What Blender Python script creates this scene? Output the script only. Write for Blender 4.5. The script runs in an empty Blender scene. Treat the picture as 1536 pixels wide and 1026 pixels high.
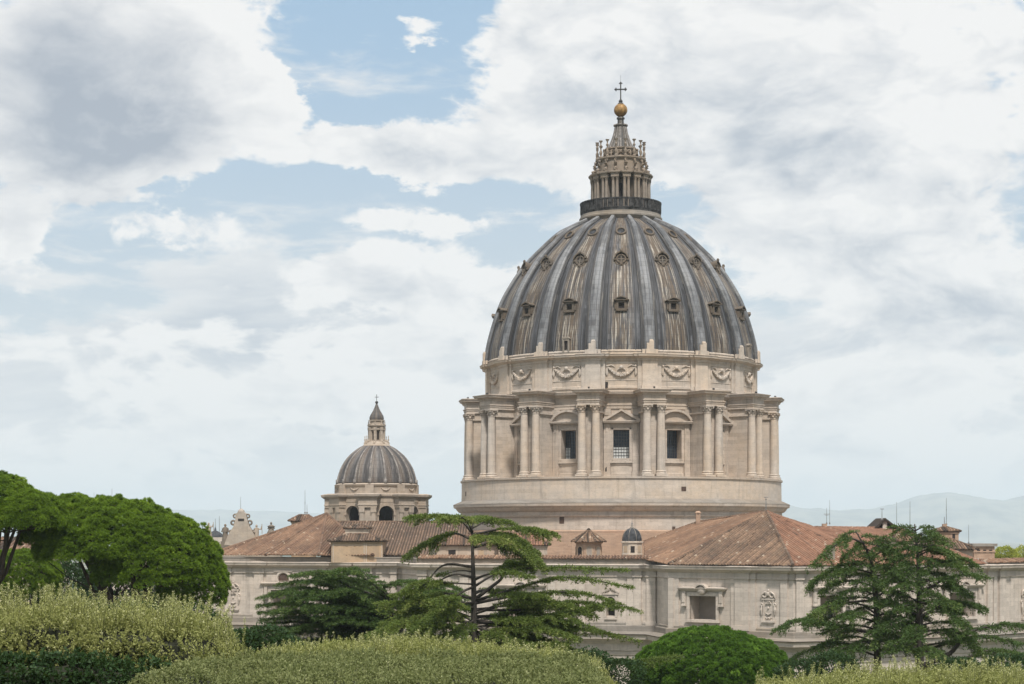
import bpy, math, random
import numpy as np
from mathutils import Vector, Matrix, noise as mnoise

random.seed(7)
RNG = np.random.default_rng(11)
PI = math.pi
R = math.radians
scene = bpy.context.scene
COL = scene.collection

# ------------------------------------------------------------------ camera
K = 2722.0          # focal length in photo pixels (photo 1536 wide)
HZ = 804.0          # photo row of the horizon
EYE = 51.0          # eye height above the square in front of the church
cam_d = bpy.data.cameras.new('camera')
cam = bpy.data.objects.new('camera', cam_d)
COL.objects.link(cam)
cam.location = (0, 0, EYE)
cam.rotation_euler = (R(90), 0, 0)
cam_d.sensor_width = 36.0
cam_d.lens = K / 1536 * 36.0
cam_d.shift_y = (HZ - 513.0) / 1536.0
cam_d.clip_start = 0.5
cam_d.clip_end = 90000
scene.camera = cam

# ------------------------------------------------------------------ render look
scene.render.engine = 'CYCLES'
scene.view_settings.view_transform = 'Standard'
scene.view_settings.look = 'None'
scene.view_settings.exposure = 0.0
scene.view_settings.gamma = 1.0
cy = scene.cycles
cy.max_bounces = 6
cy.diffuse_bounces = 3
cy.glossy_bounces = 2
cy.transmission_bounces = 3
cy.transparent_max_bounces = 8
cy.volume_bounces = 2
cy.use_denoising = True
cy.use_adaptive_sampling = True
cy.adaptive_threshold = 0.01

SUN_EL, SUN_AZ = R(56), R(9)     # azimuth measured from behind the camera towards its right
sun_dir = Vector((math.sin(SUN_AZ) * math.cos(SUN_EL), -math.cos(SUN_AZ) * math.cos(SUN_EL), math.sin(SUN_EL)))
sl = bpy.data.lights.new('sun', 'SUN')
sl.energy = 4.4
sl.angle = R(5)
sl.color = (1.0, 0.955, 0.89)
so = bpy.data.objects.new('sun', sl)
COL.objects.link(so)
so.rotation_euler = (-sun_dir).to_track_quat('-Z', 'Y').to_euler()
so.location = sun_dir * 400


# ------------------------------------------------------------------ node helper
class NT:
    def __init__(s, tree):
        s.t = tree
        s.t.nodes.clear()

    def n(s, typ, props=None, **inp):
        nd = s.t.nodes.new(typ)
        for k, v in (props or {}).items():
            setattr(nd, k, v)
        for k, v in inp.items():
            key = int(k[1:]) if k[0] == 'i' and k[1:].isdigit() else k.replace('_', ' ')
            s.set(nd.inputs[key], v)
        return nd

    def set(s, sock, v):
        if isinstance(v, bpy.types.NodeSocket):
            s.t.links.new(v, sock)
        elif isinstance(v, bpy.types.Node):
            s.t.links.new(v.outputs[0], sock)
        else:
            if hasattr(sock, 'default_value') and not isinstance(v, (int, float)) and len(v) == 3 and sock.type == 'RGBA':
                v = (*v, 1)
            sock.default_value = v

    def m(s, op, a, b=0.0, c=0.0, clamp=False):
        return s.n('ShaderNodeMath', {'operation': op, 'use_clamp': clamp}, i0=a, i1=b, i2=c).outputs[0]

    def vm(s, op, a, b=(0, 0, 0)):
        nd = s.n('ShaderNodeVectorMath', {'operation': op}, i0=a, i1=b)
        return nd.outputs['Value'] if op in ('LENGTH', 'DOT_PRODUCT', 'DISTANCE') else nd.outputs[0]

    def xyz(s, x, y, z):
        return s.n('ShaderNodeCombineXYZ', None, X=x, Y=y, Z=z).outputs[0]

    def sep(s, v):
        return s.n('ShaderNodeSeparateXYZ', None, i0=v).outputs

    def mapr(s, v, a, b, c=0.0, d=1.0, smooth=True):
        nd = s.n('ShaderNodeMapRange', {'interpolation_type': 'SMOOTHSTEP' if smooth else 'LINEAR', 'clamp': True},
                 Value=v)
        nd.inputs['From Min'].default_value = a
        nd.inputs['From Max'].default_value = b
        nd.inputs['To Min'].default_value = c
        nd.inputs['To Max'].default_value = d
        return nd.outputs[0]

    def mix(s, f, a, b, mode='MIX'):
        nd = s.n('ShaderNodeMix', {'data_type': 'RGBA', 'blend_type': mode})
        s.set(nd.inputs[0], f)
        s.set(nd.inputs[6], a)
        s.set(nd.inputs[7], b)
        return nd.outputs[2]

    def noise(s, vec, scale, detail=4.0, rough=0.55, dist=0.0, d='3D'):
        nd = s.n('ShaderNodeTexNoise', {'noise_dimensions': d}, Vector=vec, Scale=scale, Detail=detail, Roughness=rough, Distortion=dist)
        return nd.outputs[0]


# ------------------------------------------------------------------ sky: blue air and sunlit cloud, laid out by direction
def make_world():
    w = bpy.data.worlds.new('World')
    scene.world = w
    w.use_nodes = True
    T = NT(w.node_tree)
    tc = T.n('ShaderNodeTexCoord')
    d = tc.outputs['Generated']
    sky = T.n('ShaderNodeTexSky', {'sky_type': 'NISHITA', 'sun_disc': False, 'sun_elevation': SUN_EL,
                                    'sun_rotation': PI - SUN_AZ, 'altitude': 50.0, 'air_density': 1.0,
                                    'dust_density': 1.3, 'ozone_density': 1.4})
    x, y, z = T.sep(d)
    az = T.m('ARCTAN2', x, y)
    el = T.m('ARCSINE', z)
    deg = 18.0 / PI                       # tens of degrees
    U = T.m('MULTIPLY', az, deg)
    V = T.m('MULTIPLY', el, deg)
    # domain for the cloud noise: stretched so cloud banks lie flat towards the horizon
    zc = T.m('MAXIMUM', z, -0.02)
    zz = T.m('MULTIPLY', T.m('POWER', T.m('ADD', zc, 0.03), 0.88), 1.75)
    q = T.xyz(x, y, zz)
    warp = T.n('ShaderNodeTexNoise', None, Vector=q, Scale=5.0, Detail=3.0, Roughness=0.5).outputs[1]
    warpv = T.vm('SCALE', T.vm('SUBTRACT', warp, (0.5, 0.5, 0.5)))
    warpv.node.inputs['Scale'].default_value = 0.10
    qw = T.vm('ADD', q, warpv)
    edge = T.n('ShaderNodeTexNoise', None, Vector=q, Scale=17.0, Detail=6.0, Roughness=0.62).outputs[1]
    ev = T.vm('SUBTRACT', edge, (0.5, 0.5, 0.5))
    edx, edy, edz = T.sep(ev)
    Uw = T.m('MULTIPLY_ADD', edx, 0.34, U)
    Vw = T.m('MULTIPLY_ADD', edy, 0.26, V)
    P = T.xyz(Uw, Vw, 0.0)

    def fbm(vec, sc, det, ro):
        return T.noise(vec, sc, det, ro)

    def billow(vec, a, b):
        # heaped, cauliflower-like tops: folded noise in two sizes
        p_ = T.m('ABSOLUTE', T.m('SUBTRACT', T.noise(vec, a, 2.0, 0.5), 0.5))
        q_ = T.m('ABSOLUTE', T.m('SUBTRACT', T.noise(vec, b, 5.0, 0.58), 0.5))
        return T.m('MULTIPLY_ADD', q_, 1.0, T.m('MULTIPLY', p_, 1.7))

    def blob(px, py, rx, ry, rot=0.0, soft=1.0):
        a = math.atan((px - 768) / K)
        e = math.atan((HZ - py) / K * math.cos(a))
        mp = T.n('ShaderNodeMapping', {'vector_type': 'TEXTURE'}, Vector=P)
        mp.inputs['Location'].default_value = (math.degrees(a) / 10, math.degrees(e) / 10, 0)
        mp.inputs['Rotation'].default_value = (0, 0, R(rot))
        s = math.degrees(1 / K) / 10
        mp.inputs['Scale'].default_value = (rx * s, ry * s, 1)
        l = T.vm('LENGTH', mp.outputs[0])
        return T.mapr(l, 1.0, 0.0)

    def total(items):
        acc = None
        for wgt, b in items:
            acc = T.m('MULTIPLY', b, wgt) if acc is None else T.m('MULTIPLY_ADD', b, wgt, acc)
        return acc


    def layer(vec, off, sc, bias, amp, bil, soft, white, grey, dark, relief=2.0, c0=0.15, c1=1.35, seed=0.0, gk=0.55):
        """one deck of cloud: ragged mask, bright thin edges, grey where it is thick or faces away from the sun"""
        v = T.vm('ADD', vec, (seed, seed * 0.7, seed * 1.3))
        v2 = T.vm('ADD', v, off)
        na, nb = fbm(v, sc, 9.0, 0.54), fbm(v2, sc, 5.0, 0.5)
        ba, bb = billow(v, sc * 2.1, sc * 5.2), billow(v2, sc * 2.1, sc * 5.2)
        Dd = T.m('MULTIPLY_ADD', T.m('SUBTRACT', na, 0.5), amp, bias)
        Dd = T.m('MULTIPLY_ADD', T.m('SUBTRACT', 0.26, ba), bil, Dd)
        mk = T.mapr(Dd, 0.0, soft)
        rel = T.m('MULTIPLY', T.m('SUBTRACT', nb, na), relief)
        rel = T.m('MULTIPLY_ADD', T.m('SUBTRACT', ba, bb), relief * 0.55, rel)
        g = T.m('ADD', T.mapr(Dd, c0, c1, 0.0, gk), T.m('ADD', rel, dark))
        g = T.m('MAXIMUM', T.m('MINIMUM', g, 1.0), 0.0)
        rp = T.n('ShaderNodeValToRGB', None, Fac=g)
        r_ = rp.color_ramp
        r_.elements[0].position, r_.elements[0].color = 0.0, (*white, 1)
        r_.elements[1].position, r_.elements[1].color = 1.0, (*grey, 1)
        md = r_.elements.new(0.42)
        md.color = tuple(0.66 * a_ + 0.34 * b_ for a_, b_ in zip(white, grey)) + (1,)
        return mk, rp.outputs[0]

    WHITE, GREY = (0.93, 0.925, 0.915), (0.375, 0.425, 0.500)
    up = (0.012, 0.0, 0.026)
    # thin flat decks low down
    b1 = total([
        (1.0, blob(520, 470, 700, 130, -2)), (0.85, blob(300, 560, 560, 90)), (0.8, blob(1330, 540, 460, 160)), (1.0, blob(650, 630, 1000, 90, -1)), (1.0, blob(1300, 640, 520, 110)), (0.9, blob(250, 650, 560, 70)),
        (0.7, blob(200, 705, 560, 45)), (0.75, blob(1380, 700, 480, 60)), (0.55, blob(720, 330, 330, 40, 1)), (0.35, blob(900, 480, 300, 300)),
        (-0.55, blob(120, 455, 240, 50)), (-0.35, blob(560, 555, 420, 40, 2)), (-0.3, blob(1250, 470, 200, 60)),
    ])
    stretch = T.vm('MULTIPLY', qw, (0.8, 0.8, 1.75))
    b1 = T.m('MULTIPLY_ADD', T.mapr(V, 0.85, 0.25), 0.55, b1)
    m1, c1 = layer(stretch, (0.006, 0, 0.020), 8.0, T.m('ADD', b1, -0.12), 2.9, 1.1, 0.62, (0.845, 0.85, 0.85), (0.46, 0.52, 0.60),
                   total([(0.28, blob(330, 520, 560, 80)), (0.30, blob(1400, 490, 420, 110)), (0.22, blob(720, 600, 700, 60))]), 1.3, seed=3.1)
    # broken banks across the middle
    b2 = total([
        (1.0, blob(480, 235, 360, 85, -8)), (0.85, blob(700, 225, 300, 75)), (0.75, blob(660, 332, 290, 30, 1)), (0.75, blob(280, 338, 240, 46, -6)), (1.0, blob(560, 425, 460, 75, -2)), (0.5, blob(180, 520, 330, 60)), (0.55, blob(420, 590, 500, 50)), (0.5, blob(1300, 590, 400, 70)), (0.6, blob(1250, 690, 420, 45)), (0.6, blob(300, 660, 460, 40)), (0.55, blob(560, 510, 420, 36)),
        (1.2, blob(1240, 120, 560, 260)), (0.9, blob(1330, 400, 380, 150)), (1.0, blob(880, 70, 240, 220)), (0.7, blob(1000, 230, 260, 90)), (0.6, blob(1480, 470, 260, 110)),
        (-1.3, blob(575, 60, 230, 150, 8)), (-0.55, blob(480, 292, 420, 34, 2)), (0.75, blob(1090, 320, 230, 110)), (1.62, blob(628, 56, 92, 46, 8)), (-0.7, blob(215, 395, 300, 40, -4)), (-0.45, blob(990, 300, 80, 26, 12)), (-0.5, blob(1200, 195, 50, 30)),
    ])
    b2 = T.m('MULTIPLY_ADD', T.mapr(el, R(17.5), R(26)), 0.62, b2)      # unseen cloud added overhead to whiten and brighten the ambient light
    b2 = T.m('MULTIPLY_ADD', T.mapr(V, 0.80, 0.35), 0.30, b2)
    m2, c2 = layer(qw, up, 7.0, T.m('ADD', b2, -0.24), 2.8, 1.4, 0.40, WHITE, (0.49, 0.54, 0.605),
                   total([(0.55, blob(1180, 225, 210, 110)), (0.34, blob(1010, 150, 330, 95)), (0.45, blob(1420, 480, 380, 100)), (0.28, blob(1460, 300, 240, 90)), (-0.25, blob(420, 190, 220, 110, -30)),
                          (-0.25, blob(1400, 190, 240, 70)), (-0.2, blob(1320, 60, 300, 80))]), 2.6, seed=0.0, gk=0.30)
    # the big near cloud at the upper left, with its grey underside
    b3 = total([
        (1.5, blob(100, 110, 330, 250, 15)), (1.15, blob(330, 90, 150, 140, -30)), (1.0, blob(20, 350, 110, 105)), (0.8, blob(230, 215, 260, 120, 10)),
        (0.75, blob(420, 160, 110, 90, -30)), (-0.9, blob(500, 70, 110, 120, 20)), (-0.6, blob(170, 400, 120, 90)),
    ])
    m3, c3 = layer(qw, up, 6.0, T.m('ADD', b3, -0.45), 1.3, 1.25, 0.26, WHITE, GREY,
                   total([(0.50, blob(60, 150, 320, 200, 10)), (0.18, blob(250, 240, 260, 120)), (0.30, blob(10, 360, 90, 70)), (-0.40, blob(400, 100, 120, 200, -20)), (-0.3, blob(330, 20, 140, 90))]), 1.5, seed=7.7)
    veil_blue = T.mix(T.mapr(V, 0.55, 1.7), (0.62, 0.715, 0.785), (0.385, 0.575, 0.78))
    STR = 0.10
    # thin the nishita blue with bright air, then lay the decks over it
    air = T.vm('SCALE', sky.outputs[0])
    air.node.inputs['Scale'].default_value = 0.62 * STR
    base = T.mix(0.86, air, veil_blue)
    low = T.mapr(V, 0.0, 0.9, 0.42, 0.0)
    colr = T.mix(T.m('MULTIPLY', m1, 0.88), base, c1)
    colr = T.mix(m2, colr, c2)
    colr = T.mix(m3, colr, c3)
    colr = T.mix(low, colr, (0.93, 0.90, 0.865))
    colr = T.vm('SCALE', colr)
    colr.node.inputs['Scale'].default_value = 1.0 / STR
    # overhead sky, out of view, brightened to add light on church and haze
    lift = T.mapr(el, R(17), R(50), 1.0, 1.3)
    colr = T.vm('SCALE', colr)
    T.set(colr.node.inputs['Scale'], lift)
    bg = T.n('ShaderNodeBackground', None, Color=colr, Strength=STR)
    out = T.n('ShaderNodeOutputWorld')
    T.t.links.new(bg.outputs[0], out.inputs['Surface'])
    w.cycles.sampling_method = 'MANUAL'
    w.cycles.sample_map_resolution = 512


make_world()

# ------------------------------------------------------------------ materials
def new_mat(name):
    m = bpy.data.materials.new(name)
    m.use_nodes = True
    return m, NT(m.node_tree)


def finish(T, color, rough=0.85, bump=None, bump_d=0.1, bump_s=0.5, metal=0.0, spec=0.3, extra=None):
    b = T.n('ShaderNodeBsdfPrincipled', None, Base_Color=color, Roughness=rough, Metallic=metal)
    b.inputs['Specular IOR Level'].default_value = spec
    if bump is not None:
        bn = T.n('ShaderNodeBump', None, Height=bump, Strength=bump_s, Distance=bump_d)
        T.t.links.new(bn.outputs[0], b.inputs['Normal'])
    surf = b.outputs[0]
    if extra is not None:
        mx = T.n('ShaderNodeMixShader', None, i0=extra[0], i1=surf, i2=extra[1])
        surf = mx.outputs[0]
    o = T.n('ShaderNodeOutputMaterial')
    T.t.links.new(surf, o.inputs['Surface'])
    return b


def wpos(T):
    return T.n('ShaderNodeNewGeometry').outputs['Position']


def scaled(T, v, sx, sy, sz):
    return T.vm('MULTIPLY', v, (sx, sy, sz))


def stone(name, base, warm=None, course=0.62, streak=0.5, line=0.16, dirt=0.35, seed=0.0, blk=0.24):
    """weathered travertine: block courses, mottling, rain streaks"""
    m, T = new_mat(name)
    p = T.vm('ADD', wpos(T), (seed, seed * 1.7, 0))
    x, y, z = T.sep(p)
    big = T.noise(p, 0.09, 4, 0.6)
    mid = T.noise(p, 0.9, 5, 0.65)
    fine = T.noise(p, 6.0, 3, 0.6)
    warm = warm or tuple(c * k for c, k in zip(base, (1.04, 0.93, 0.80)))
    c = T.mix(T.mapr(big, 0.35, 0.65), base, warm)
    c = T.mix(T.mapr(mid, 0.3, 0.75, 0.0, 0.55), c, tuple(v * 0.74 for v in base))
    # single blocks a little lighter or darker
    zi = T.m('FLOOR', T.m('DIVIDE', z, course))
    hx = T.m('FLOOR', T.m('ADD', T.m('DIVIDE', T.m('ADD', x, T.m('MULTIPLY', y, 0.83)), 1.5), T.m('MULTIPLY', zi, 0.5)))
    wn = T.n('ShaderNodeTexWhiteNoise', {'noise_dimensions': '2D'}, Vector=T.xyz(zi, hx, 0.0)).outputs[0]
    c = T.mix(blk, c, T.mix(wn, tuple(v * 0.5 for v in base), tuple(min(1, v * 1.32) for v in base)))
    c = T.mix(T.mapr(T.noise(scaled(T, p, 1.0, 1.0, 2.6), 2.2, 4, 0.7), 0.50, 0.70, 0.0, 0.42), c, tuple(v * 0.52 for v in base))
    fr = T.m('FRACT', T.m('DIVIDE', z, course))
    ln = T.mapr(T.m('ABSOLUTE', T.m('SUBTRACT', fr, 0.5)), 0.455, 0.5, 0.0, 1.0)
    ln = T.m('MULTIPLY', ln, T.mapr(mid, 0.35, 0.7, 0.3, 1.0))
    c = T.mix(T.m('MULTIPLY', ln, line), c, (0.12, 0.10, 0.08))
    st = T.noise(scaled(T, p, 0.9, 0.9, 0.045), 1.6, 5, 0.65)
    c = T.mix(T.mapr(st, 0.50, 0.78, 0.0, streak), c, (0.165, 0.145, 0.125))
    st2 = T.noise(scaled(T, p, 0.7, 0.7, 0.16), 0.8, 6, 0.7)
    c = T.mix(T.mapr(st2, 0.56, 0.76, 0.0, dirt), c, (0.135, 0.125, 0.115))
    h = T.m('MULTIPLY_ADD', fine, 0.5, T.m('MULTIPLY', mid, 0.8))
    h = T.m('SUBTRACT', h, T.m('MULTIPLY', ln, 0.5))
    finish(T, c, 0.9, h, 0.06, 0.5)
    return m


def plain(name, col, rough=0.8, metal=0.0, var=0.25, sc=3.0, spec=0.3):
    m, T = new_mat(name)
    p = wpos(T)
    n = T.noise(p, sc, 5, 0.65)
    c = T.mix(T.mapr(n, 0.3, 0.7), tuple(v * (1 - var) for v in col), tuple(min(1, v * (1 + var)) for v in col))
    finish(T, c, rough, n, 0.03, 0.4, metal, spec)
    return m


def lead_dome(name, light, mid_c, dark, brown, per=16, seams=True, brown_amt=0.8):
    """sheet-lead: UV u = panel index across, v = metres up the curve"""
    m, T = new_mat(name)
    uv = T.n('ShaderNodeUVMap').outputs[0]
    u, v, _ = T.sep(uv)
    uf = T.m('FRACT', u)
    cell = T.m('FLOOR', u)
    d = T.m('ABSOLUTE', T.m('SUBTRACT', uf, 0.5))
    su = T.xyz(T.m('MULTIPLY', u, 34.0), T.m('MULTIPLY', v, 0.13), 0.0)
    s1 = T.noise(su, 1.0, 6, 0.65)
    su2 = T.xyz(T.m('MULTIPLY_ADD', u, 62.0, 11.0), T.m('MULTIPLY', v, 0.22), 4.0)
    s2 = T.noise(su2, 1.0, 4, 0.6)
    su3 = T.xyz(T.m('MULTIPLY', u, 5.0), T.m('MULTIPLY', v, 0.16), 9.0)
    s3 = T.noise(su3, 1.0, 5, 0.6)
    wn = T.n('ShaderNodeTexWhiteNoise', {'noise_dimensions': '2D'},
             Vector=T.xyz(T.m('FLOOR', T.m('MULTIPLY', u, 13.0)), T.m('FLOOR', T.m('DIVIDE', v, 0.95)), 0.0)).outputs[0]
    c = T.mix(T.mapr(s3, 0.36, 0.66), dark, mid_c)
    c = T.mix(T.mapr(s1, 0.46, 0.66, 0.0, 0.85), c, light)
    c = T.mix(T.mapr(s2, 0.53, 0.66, 0.0, 0.85), c, tuple(k * 0.5 for k in dark))
    c = T.mix(T.mapr(wn, 0.0, 1.0, 0.0, 0.34), c, tuple(k * 1.9 for k in mid_c))
    s4 = T.noise(T.xyz(T.m('MULTIPLY', u, 2.3), T.m('MULTIPLY', v, 0.09), 17.0), 1.0, 5, 0.65)
    c = T.mix(T.mapr(s4, 0.47, 0.60, 0.0, 0.75), c, tuple(k * 0.85 for k in dark))
    c = T.mix(T.mapr(s4, 0.46, 0.34, 0.0, 0.5), c, light)
    # single sheets gone nearly black
    c = T.mix(T.mapr(wn, 0.90, 0.93, 0.0, 0.55), c, tuple(k * 0.5 for k in dark))
    # darker bands along the foot of the ribs, stronger on some panels
    pn = T.n('ShaderNodeTexWhiteNoise', {'noise_dimensions': '1D'}, W=cell).outputs[0]
    rib_band = T.m('MULTIPLY', T.mapr(d, 0.20, 0.36), T.mapr(T.noise(su3, 1.3, 4, 0.6), 0.30, 0.55))
    rib_band = T.m('MULTIPLY', rib_band, T.mapr(pn, 0.0, 1.0, 0.45, 1.0, False))
    c = T.mix(T.m('MULTIPLY', rib_band, brown_amt), c, tuple(k * 0.72 for k in dark))
    # rust-brown and limy run-off down the middle of each panel
    bm = T.mapr(d, 0.30, 0.10)
    bm = T.m('MULTIPLY', bm, T.mapr(T.noise(su, 0.5, 6, 0.75), 0.38, 0.52))
    bm = T.m('MULTIPLY', bm, T.mapr(T.noise(T.xyz(T.m('MULTIPLY', u, 3.0), T.m('MULTIPLY', v, 0.22), 2.0), 1.0, 3, 0.6), 0.34, 0.52, 0.25, 1.0))
    bm = T.m('MULTIPLY', bm, brown_amt)
    c = T.mix(bm, c, T.mix(s1, tuple(k * 0.55 for k in brown), tuple(k * 1.5 for k in brown)))
    wl = T.m('MULTIPLY', T.mapr(d, 0.30, 0.12), T.mapr(T.noise(su2, 0.8, 3, 0.6), 0.545, 0.61, 0.0, 0.85))
    c = T.mix(T.m('MULTIPLY', wl, brown_amt), c, (0.40, 0.36, 0.30))
    hgt = s1
    if seams:
        a = T.m('ABSOLUTE', T.m('SUBTRACT', T.m('FRACT', T.m('DIVIDE', v, 0.95)), 0.5))
        b = T.m('ABSOLUTE', T.m('SUBTRACT', T.m('FRACT', T.m('MULTIPLY', u, 13.0)), 0.5))
        sm = T.m('MAXIMUM', T.mapr(a, 0.44, 0.5), T.mapr(b, 0.42, 0.5))
        c = T.mix(T.m('MULTIPLY', sm, 0.55), c, (0.028, 0.028, 0.032))
        hgt = T.m('ADD', T.m('MULTIPLY', s1, 0.4), T.mapr(b, 0.38, 0.5))
    finish(T, c, T.mapr(s2, 0.3, 0.7, 0.55, 0.75, False), hgt, 0.07, 0.6, 0.0, 0.45)
    return m


def tiles(name, c1, c2, c3, lichen):
    """roman tiles: UV in metres, u along the eave, v up the slope"""
    m, T = new_mat(name)
    uv = T.n('ShaderNodeUVMap').outputs[0]
    u, v, _ = T.sep(uv)
    cu = T.m('FLOOR', T.m('DIVIDE', u, 0.46))
    vv = T.m('DIVIDE', v, 0.48)
    cv = T.m('FLOOR', vv)
    w = T.n('ShaderNodeTexWhiteNoise', {'noise_dimensions': '2D'}, Vector=T.xyz(cu, cv, 0.0)).outputs[0]
    p = wpos(T)
    big = T.noise(p, 0.16, 5, 0.65)
    strip = T.noise(T.xyz(T.m('MULTIPLY', u, 0.9), T.m('MULTIPLY', v, 0.10), 3.0), 1.0, 5, 0.7)
    rw = T.n('ShaderNodeTexWhiteNoise', {'noise_dimensions': '1D'}, W=cu).outputs[0]
    f = T.m('ADD', T.m('MULTIPLY_ADD', rw, 0.34, T.m('MULTIPLY', w, 0.34)), T.m('MULTIPLY', T.m('SUBTRACT', big, 0.5), 1.5))
    rp = T.n('ShaderNodeValToRGB', None, Fac=f)
    r = rp.color_ramp
    r.elements[0].position, r.elements[0].color = 0.0, (*c3, 1)
    r.elements[1].position, r.elements[1].color = 0.9, (*c2, 1)
    e = r.elements.new(0.42); e.color = (*c1, 1)
    c = T.mix(T.mapr(strip, 0.46, 0.70, 0.0, 0.5), rp.outputs[0], lichen)
    pale = T.n('ShaderNodeTexWhiteNoise', {'noise_dimensions': '2D'}, Vector=T.xyz(cv, cu, 0.0)).outputs[0]
    c = T.mix(T.mapr(pale, 0.975, 0.995, 0.0, 0.6), c, (0.46, 0.38, 0.29))
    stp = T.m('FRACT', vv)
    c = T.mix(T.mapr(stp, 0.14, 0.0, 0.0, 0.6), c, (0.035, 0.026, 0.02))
    # channels between the rows darkened so the rows show
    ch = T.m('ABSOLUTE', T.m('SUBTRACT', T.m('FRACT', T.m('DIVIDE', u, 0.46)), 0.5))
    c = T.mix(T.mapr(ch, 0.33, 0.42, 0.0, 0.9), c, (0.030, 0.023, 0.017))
    finish(T, c, 0.9, T.m('ADD', T.m('MULTIPLY', stp, -0.7), T.m('MULTIPLY', w, 0.2)), 0.06, 0.6)
    return m


def foliage(name, dark, lightc, trans=0.35, tip=None):
    m, T = new_mat(name)
    at = T.n('ShaderNodeAttribute', {'attribute_name': 'tint'})
    f = at.outputs['Fac']
    p = wpos(T)
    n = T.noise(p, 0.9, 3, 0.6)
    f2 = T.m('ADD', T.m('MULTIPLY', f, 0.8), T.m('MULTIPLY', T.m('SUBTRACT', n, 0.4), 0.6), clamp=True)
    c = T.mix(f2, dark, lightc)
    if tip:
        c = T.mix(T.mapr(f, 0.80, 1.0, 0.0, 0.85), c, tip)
    tr = T.n('ShaderNodeBsdfTranslucent', None, Color=T.mix(0.5, c, (0.16, 0.20, 0.03)))
    finish(T, c, 0.6, None, spec=0.25, extra=(trans, tr.outputs[0]))
    return m


def bark(name, c1, c2):
    m, T = new_mat(name)
    p = wpos(T)
    n = T.noise(scaled(T, p, 5, 5, 1.2), 1.0, 5, 0.7)
    finish(T, T.mix(T.mapr(n, 0.3, 0.7), c1, c2), 0.95, n, 0.05, 0.8)
    return m


def water_pane(name):
    m, T = new_mat(name)
    p = wpos(T)
    n = T.noise(p, 0.8, 2, 0.5)
    finish(T, T.mix(n, (0.012, 0.017, 0.026), (0.03, 0.042, 0.06)), 0.22, None, spec=0.5)
    return m


M = {}
M['stone'] = stone('travertine', (0.49, 0.425, 0.365), streak=0.55, line=0.5)
M['stone_pale'] = stone('pale_travertine', (0.515, 0.452, 0.392), streak=0.45, dirt=0.3, line=0.22, blk=0.14, seed=31)
M['stone_body'] = stone('grey_travertine', (0.54, 0.468, 0.405), warm=(0.52, 0.435, 0.36), streak=0.50, dirt=0.36, line=0.42, seed=57)
M['stone_dark'] = stone('sooty_travertine', (0.185, 0.155, 0.125), streak=0.7, dirt=0.6, seed=91)
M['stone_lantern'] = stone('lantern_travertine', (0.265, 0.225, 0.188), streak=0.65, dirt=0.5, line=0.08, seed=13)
M['stone_small'] = stone('small_dome_travertine', (0.40, 0.343, 0.288), streak=0.5, dirt=0.4, seed=73)
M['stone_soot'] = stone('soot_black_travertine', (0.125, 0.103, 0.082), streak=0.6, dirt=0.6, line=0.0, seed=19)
M['ledge'] = stone('weathered_grey_ledge', (0.255, 0.228, 0.198), streak=0.8, dirt=0.6, line=0.0, seed=41)
M['brick'] = stone('pink_brick', (0.40, 0.265, 0.185), warm=(0.43, 0.31, 0.225), course=0.16, streak=0.4, line=0.25, seed=5)
M['plaster'] = stone('old_plaster', (0.50, 0.42, 0.335), warm=(0.48, 0.34, 0.25), course=3.0, streak=0.5, line=0.0, dirt=0.45, seed=8)
M['plaster_tan'] = stone('tan_plaster', (0.44, 0.33, 0.23), course=4.0, streak=0.45, line=0.0, dirt=0.4, seed=18)
M['lead'] = lead_dome('dome_lead', (0.150, 0.152, 0.162), (0.050, 0.050, 0.056), (0.015, 0.015, 0.017), (0.100, 0.070, 0.044), brown_amt=0.95)
M['lead_rib'] = lead_dome('rib_lead', (0.235, 0.238, 0.245), (0.145, 0.148, 0.156), (0.055, 0.056, 0.061), (0.20, 0.185, 0.165), brown_amt=0.15)
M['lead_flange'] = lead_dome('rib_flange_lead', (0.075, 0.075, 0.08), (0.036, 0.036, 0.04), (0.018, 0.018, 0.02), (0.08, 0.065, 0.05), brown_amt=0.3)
M['lead_small'] = lead_dome('small_dome_lead', (0.25, 0.24, 0.235), (0.105, 0.092, 0.085), (0.042, 0.036, 0.034), (0.125, 0.088, 0.064), brown_amt=0.75)
M['lead_rib_small'] = plain('small_rib_lead', (0.20, 0.18, 0.165), 0.6, var=0.4, sc=1.5)
M['lead_cone'] = lead_dome('spire_lead', (0.20, 0.19, 0.175), (0.075, 0.07, 0.066), (0.022, 0.021, 0.021), (0.09, 0.07, 0.052), seams=False)
M['lead_plain'] = plain('lead_sheet', (0.045, 0.046, 0.050), 0.8, var=0.5, sc=1.6, spec=0.2)
M['iron'] = plain('dark_iron', (0.045, 0.043, 0.042), 0.6, var=0.4)
M['parapet'] = plain('blackened_parapet', (0.045, 0.043, 0.042), 0.9, var=0.8, sc=1.6, spec=0.1)
M['gold'] = plain('old_gilt_bronze', (0.27, 0.155, 0.052), 0.55, metal=0.25, var=0.5, sc=1.6, spec=0.4)
M['glass'] = water_pane('dark_window_glass')
M['daylight'] = plain('pale_daylight', (0.52, 0.53, 0.52), 0.7, var=0.08)
M['void'] = plain('dark_interior', (0.030, 0.024, 0.022), 0.95)
M['room'] = plain('shaded_room_plaster', (0.30, 0.255, 0.215), 0.95, var=0.12, sc=0.5)
M['door_brown'] = plain('brown_shutter', (0.075, 0.045, 0.032), 0.8)
M['tile'] = tiles('terracotta_tiles', (0.215, 0.125, 0.078), (0.325, 0.20, 0.125), (0.12, 0.07, 0.047), (0.14, 0.105, 0.074))
M['tile_red'] = tiles('newer_terracotta_tiles', (0.245, 0.125, 0.077), (0.34, 0.19, 0.12), (0.155, 0.08, 0.052), (0.18, 0.12, 0.082))
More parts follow.
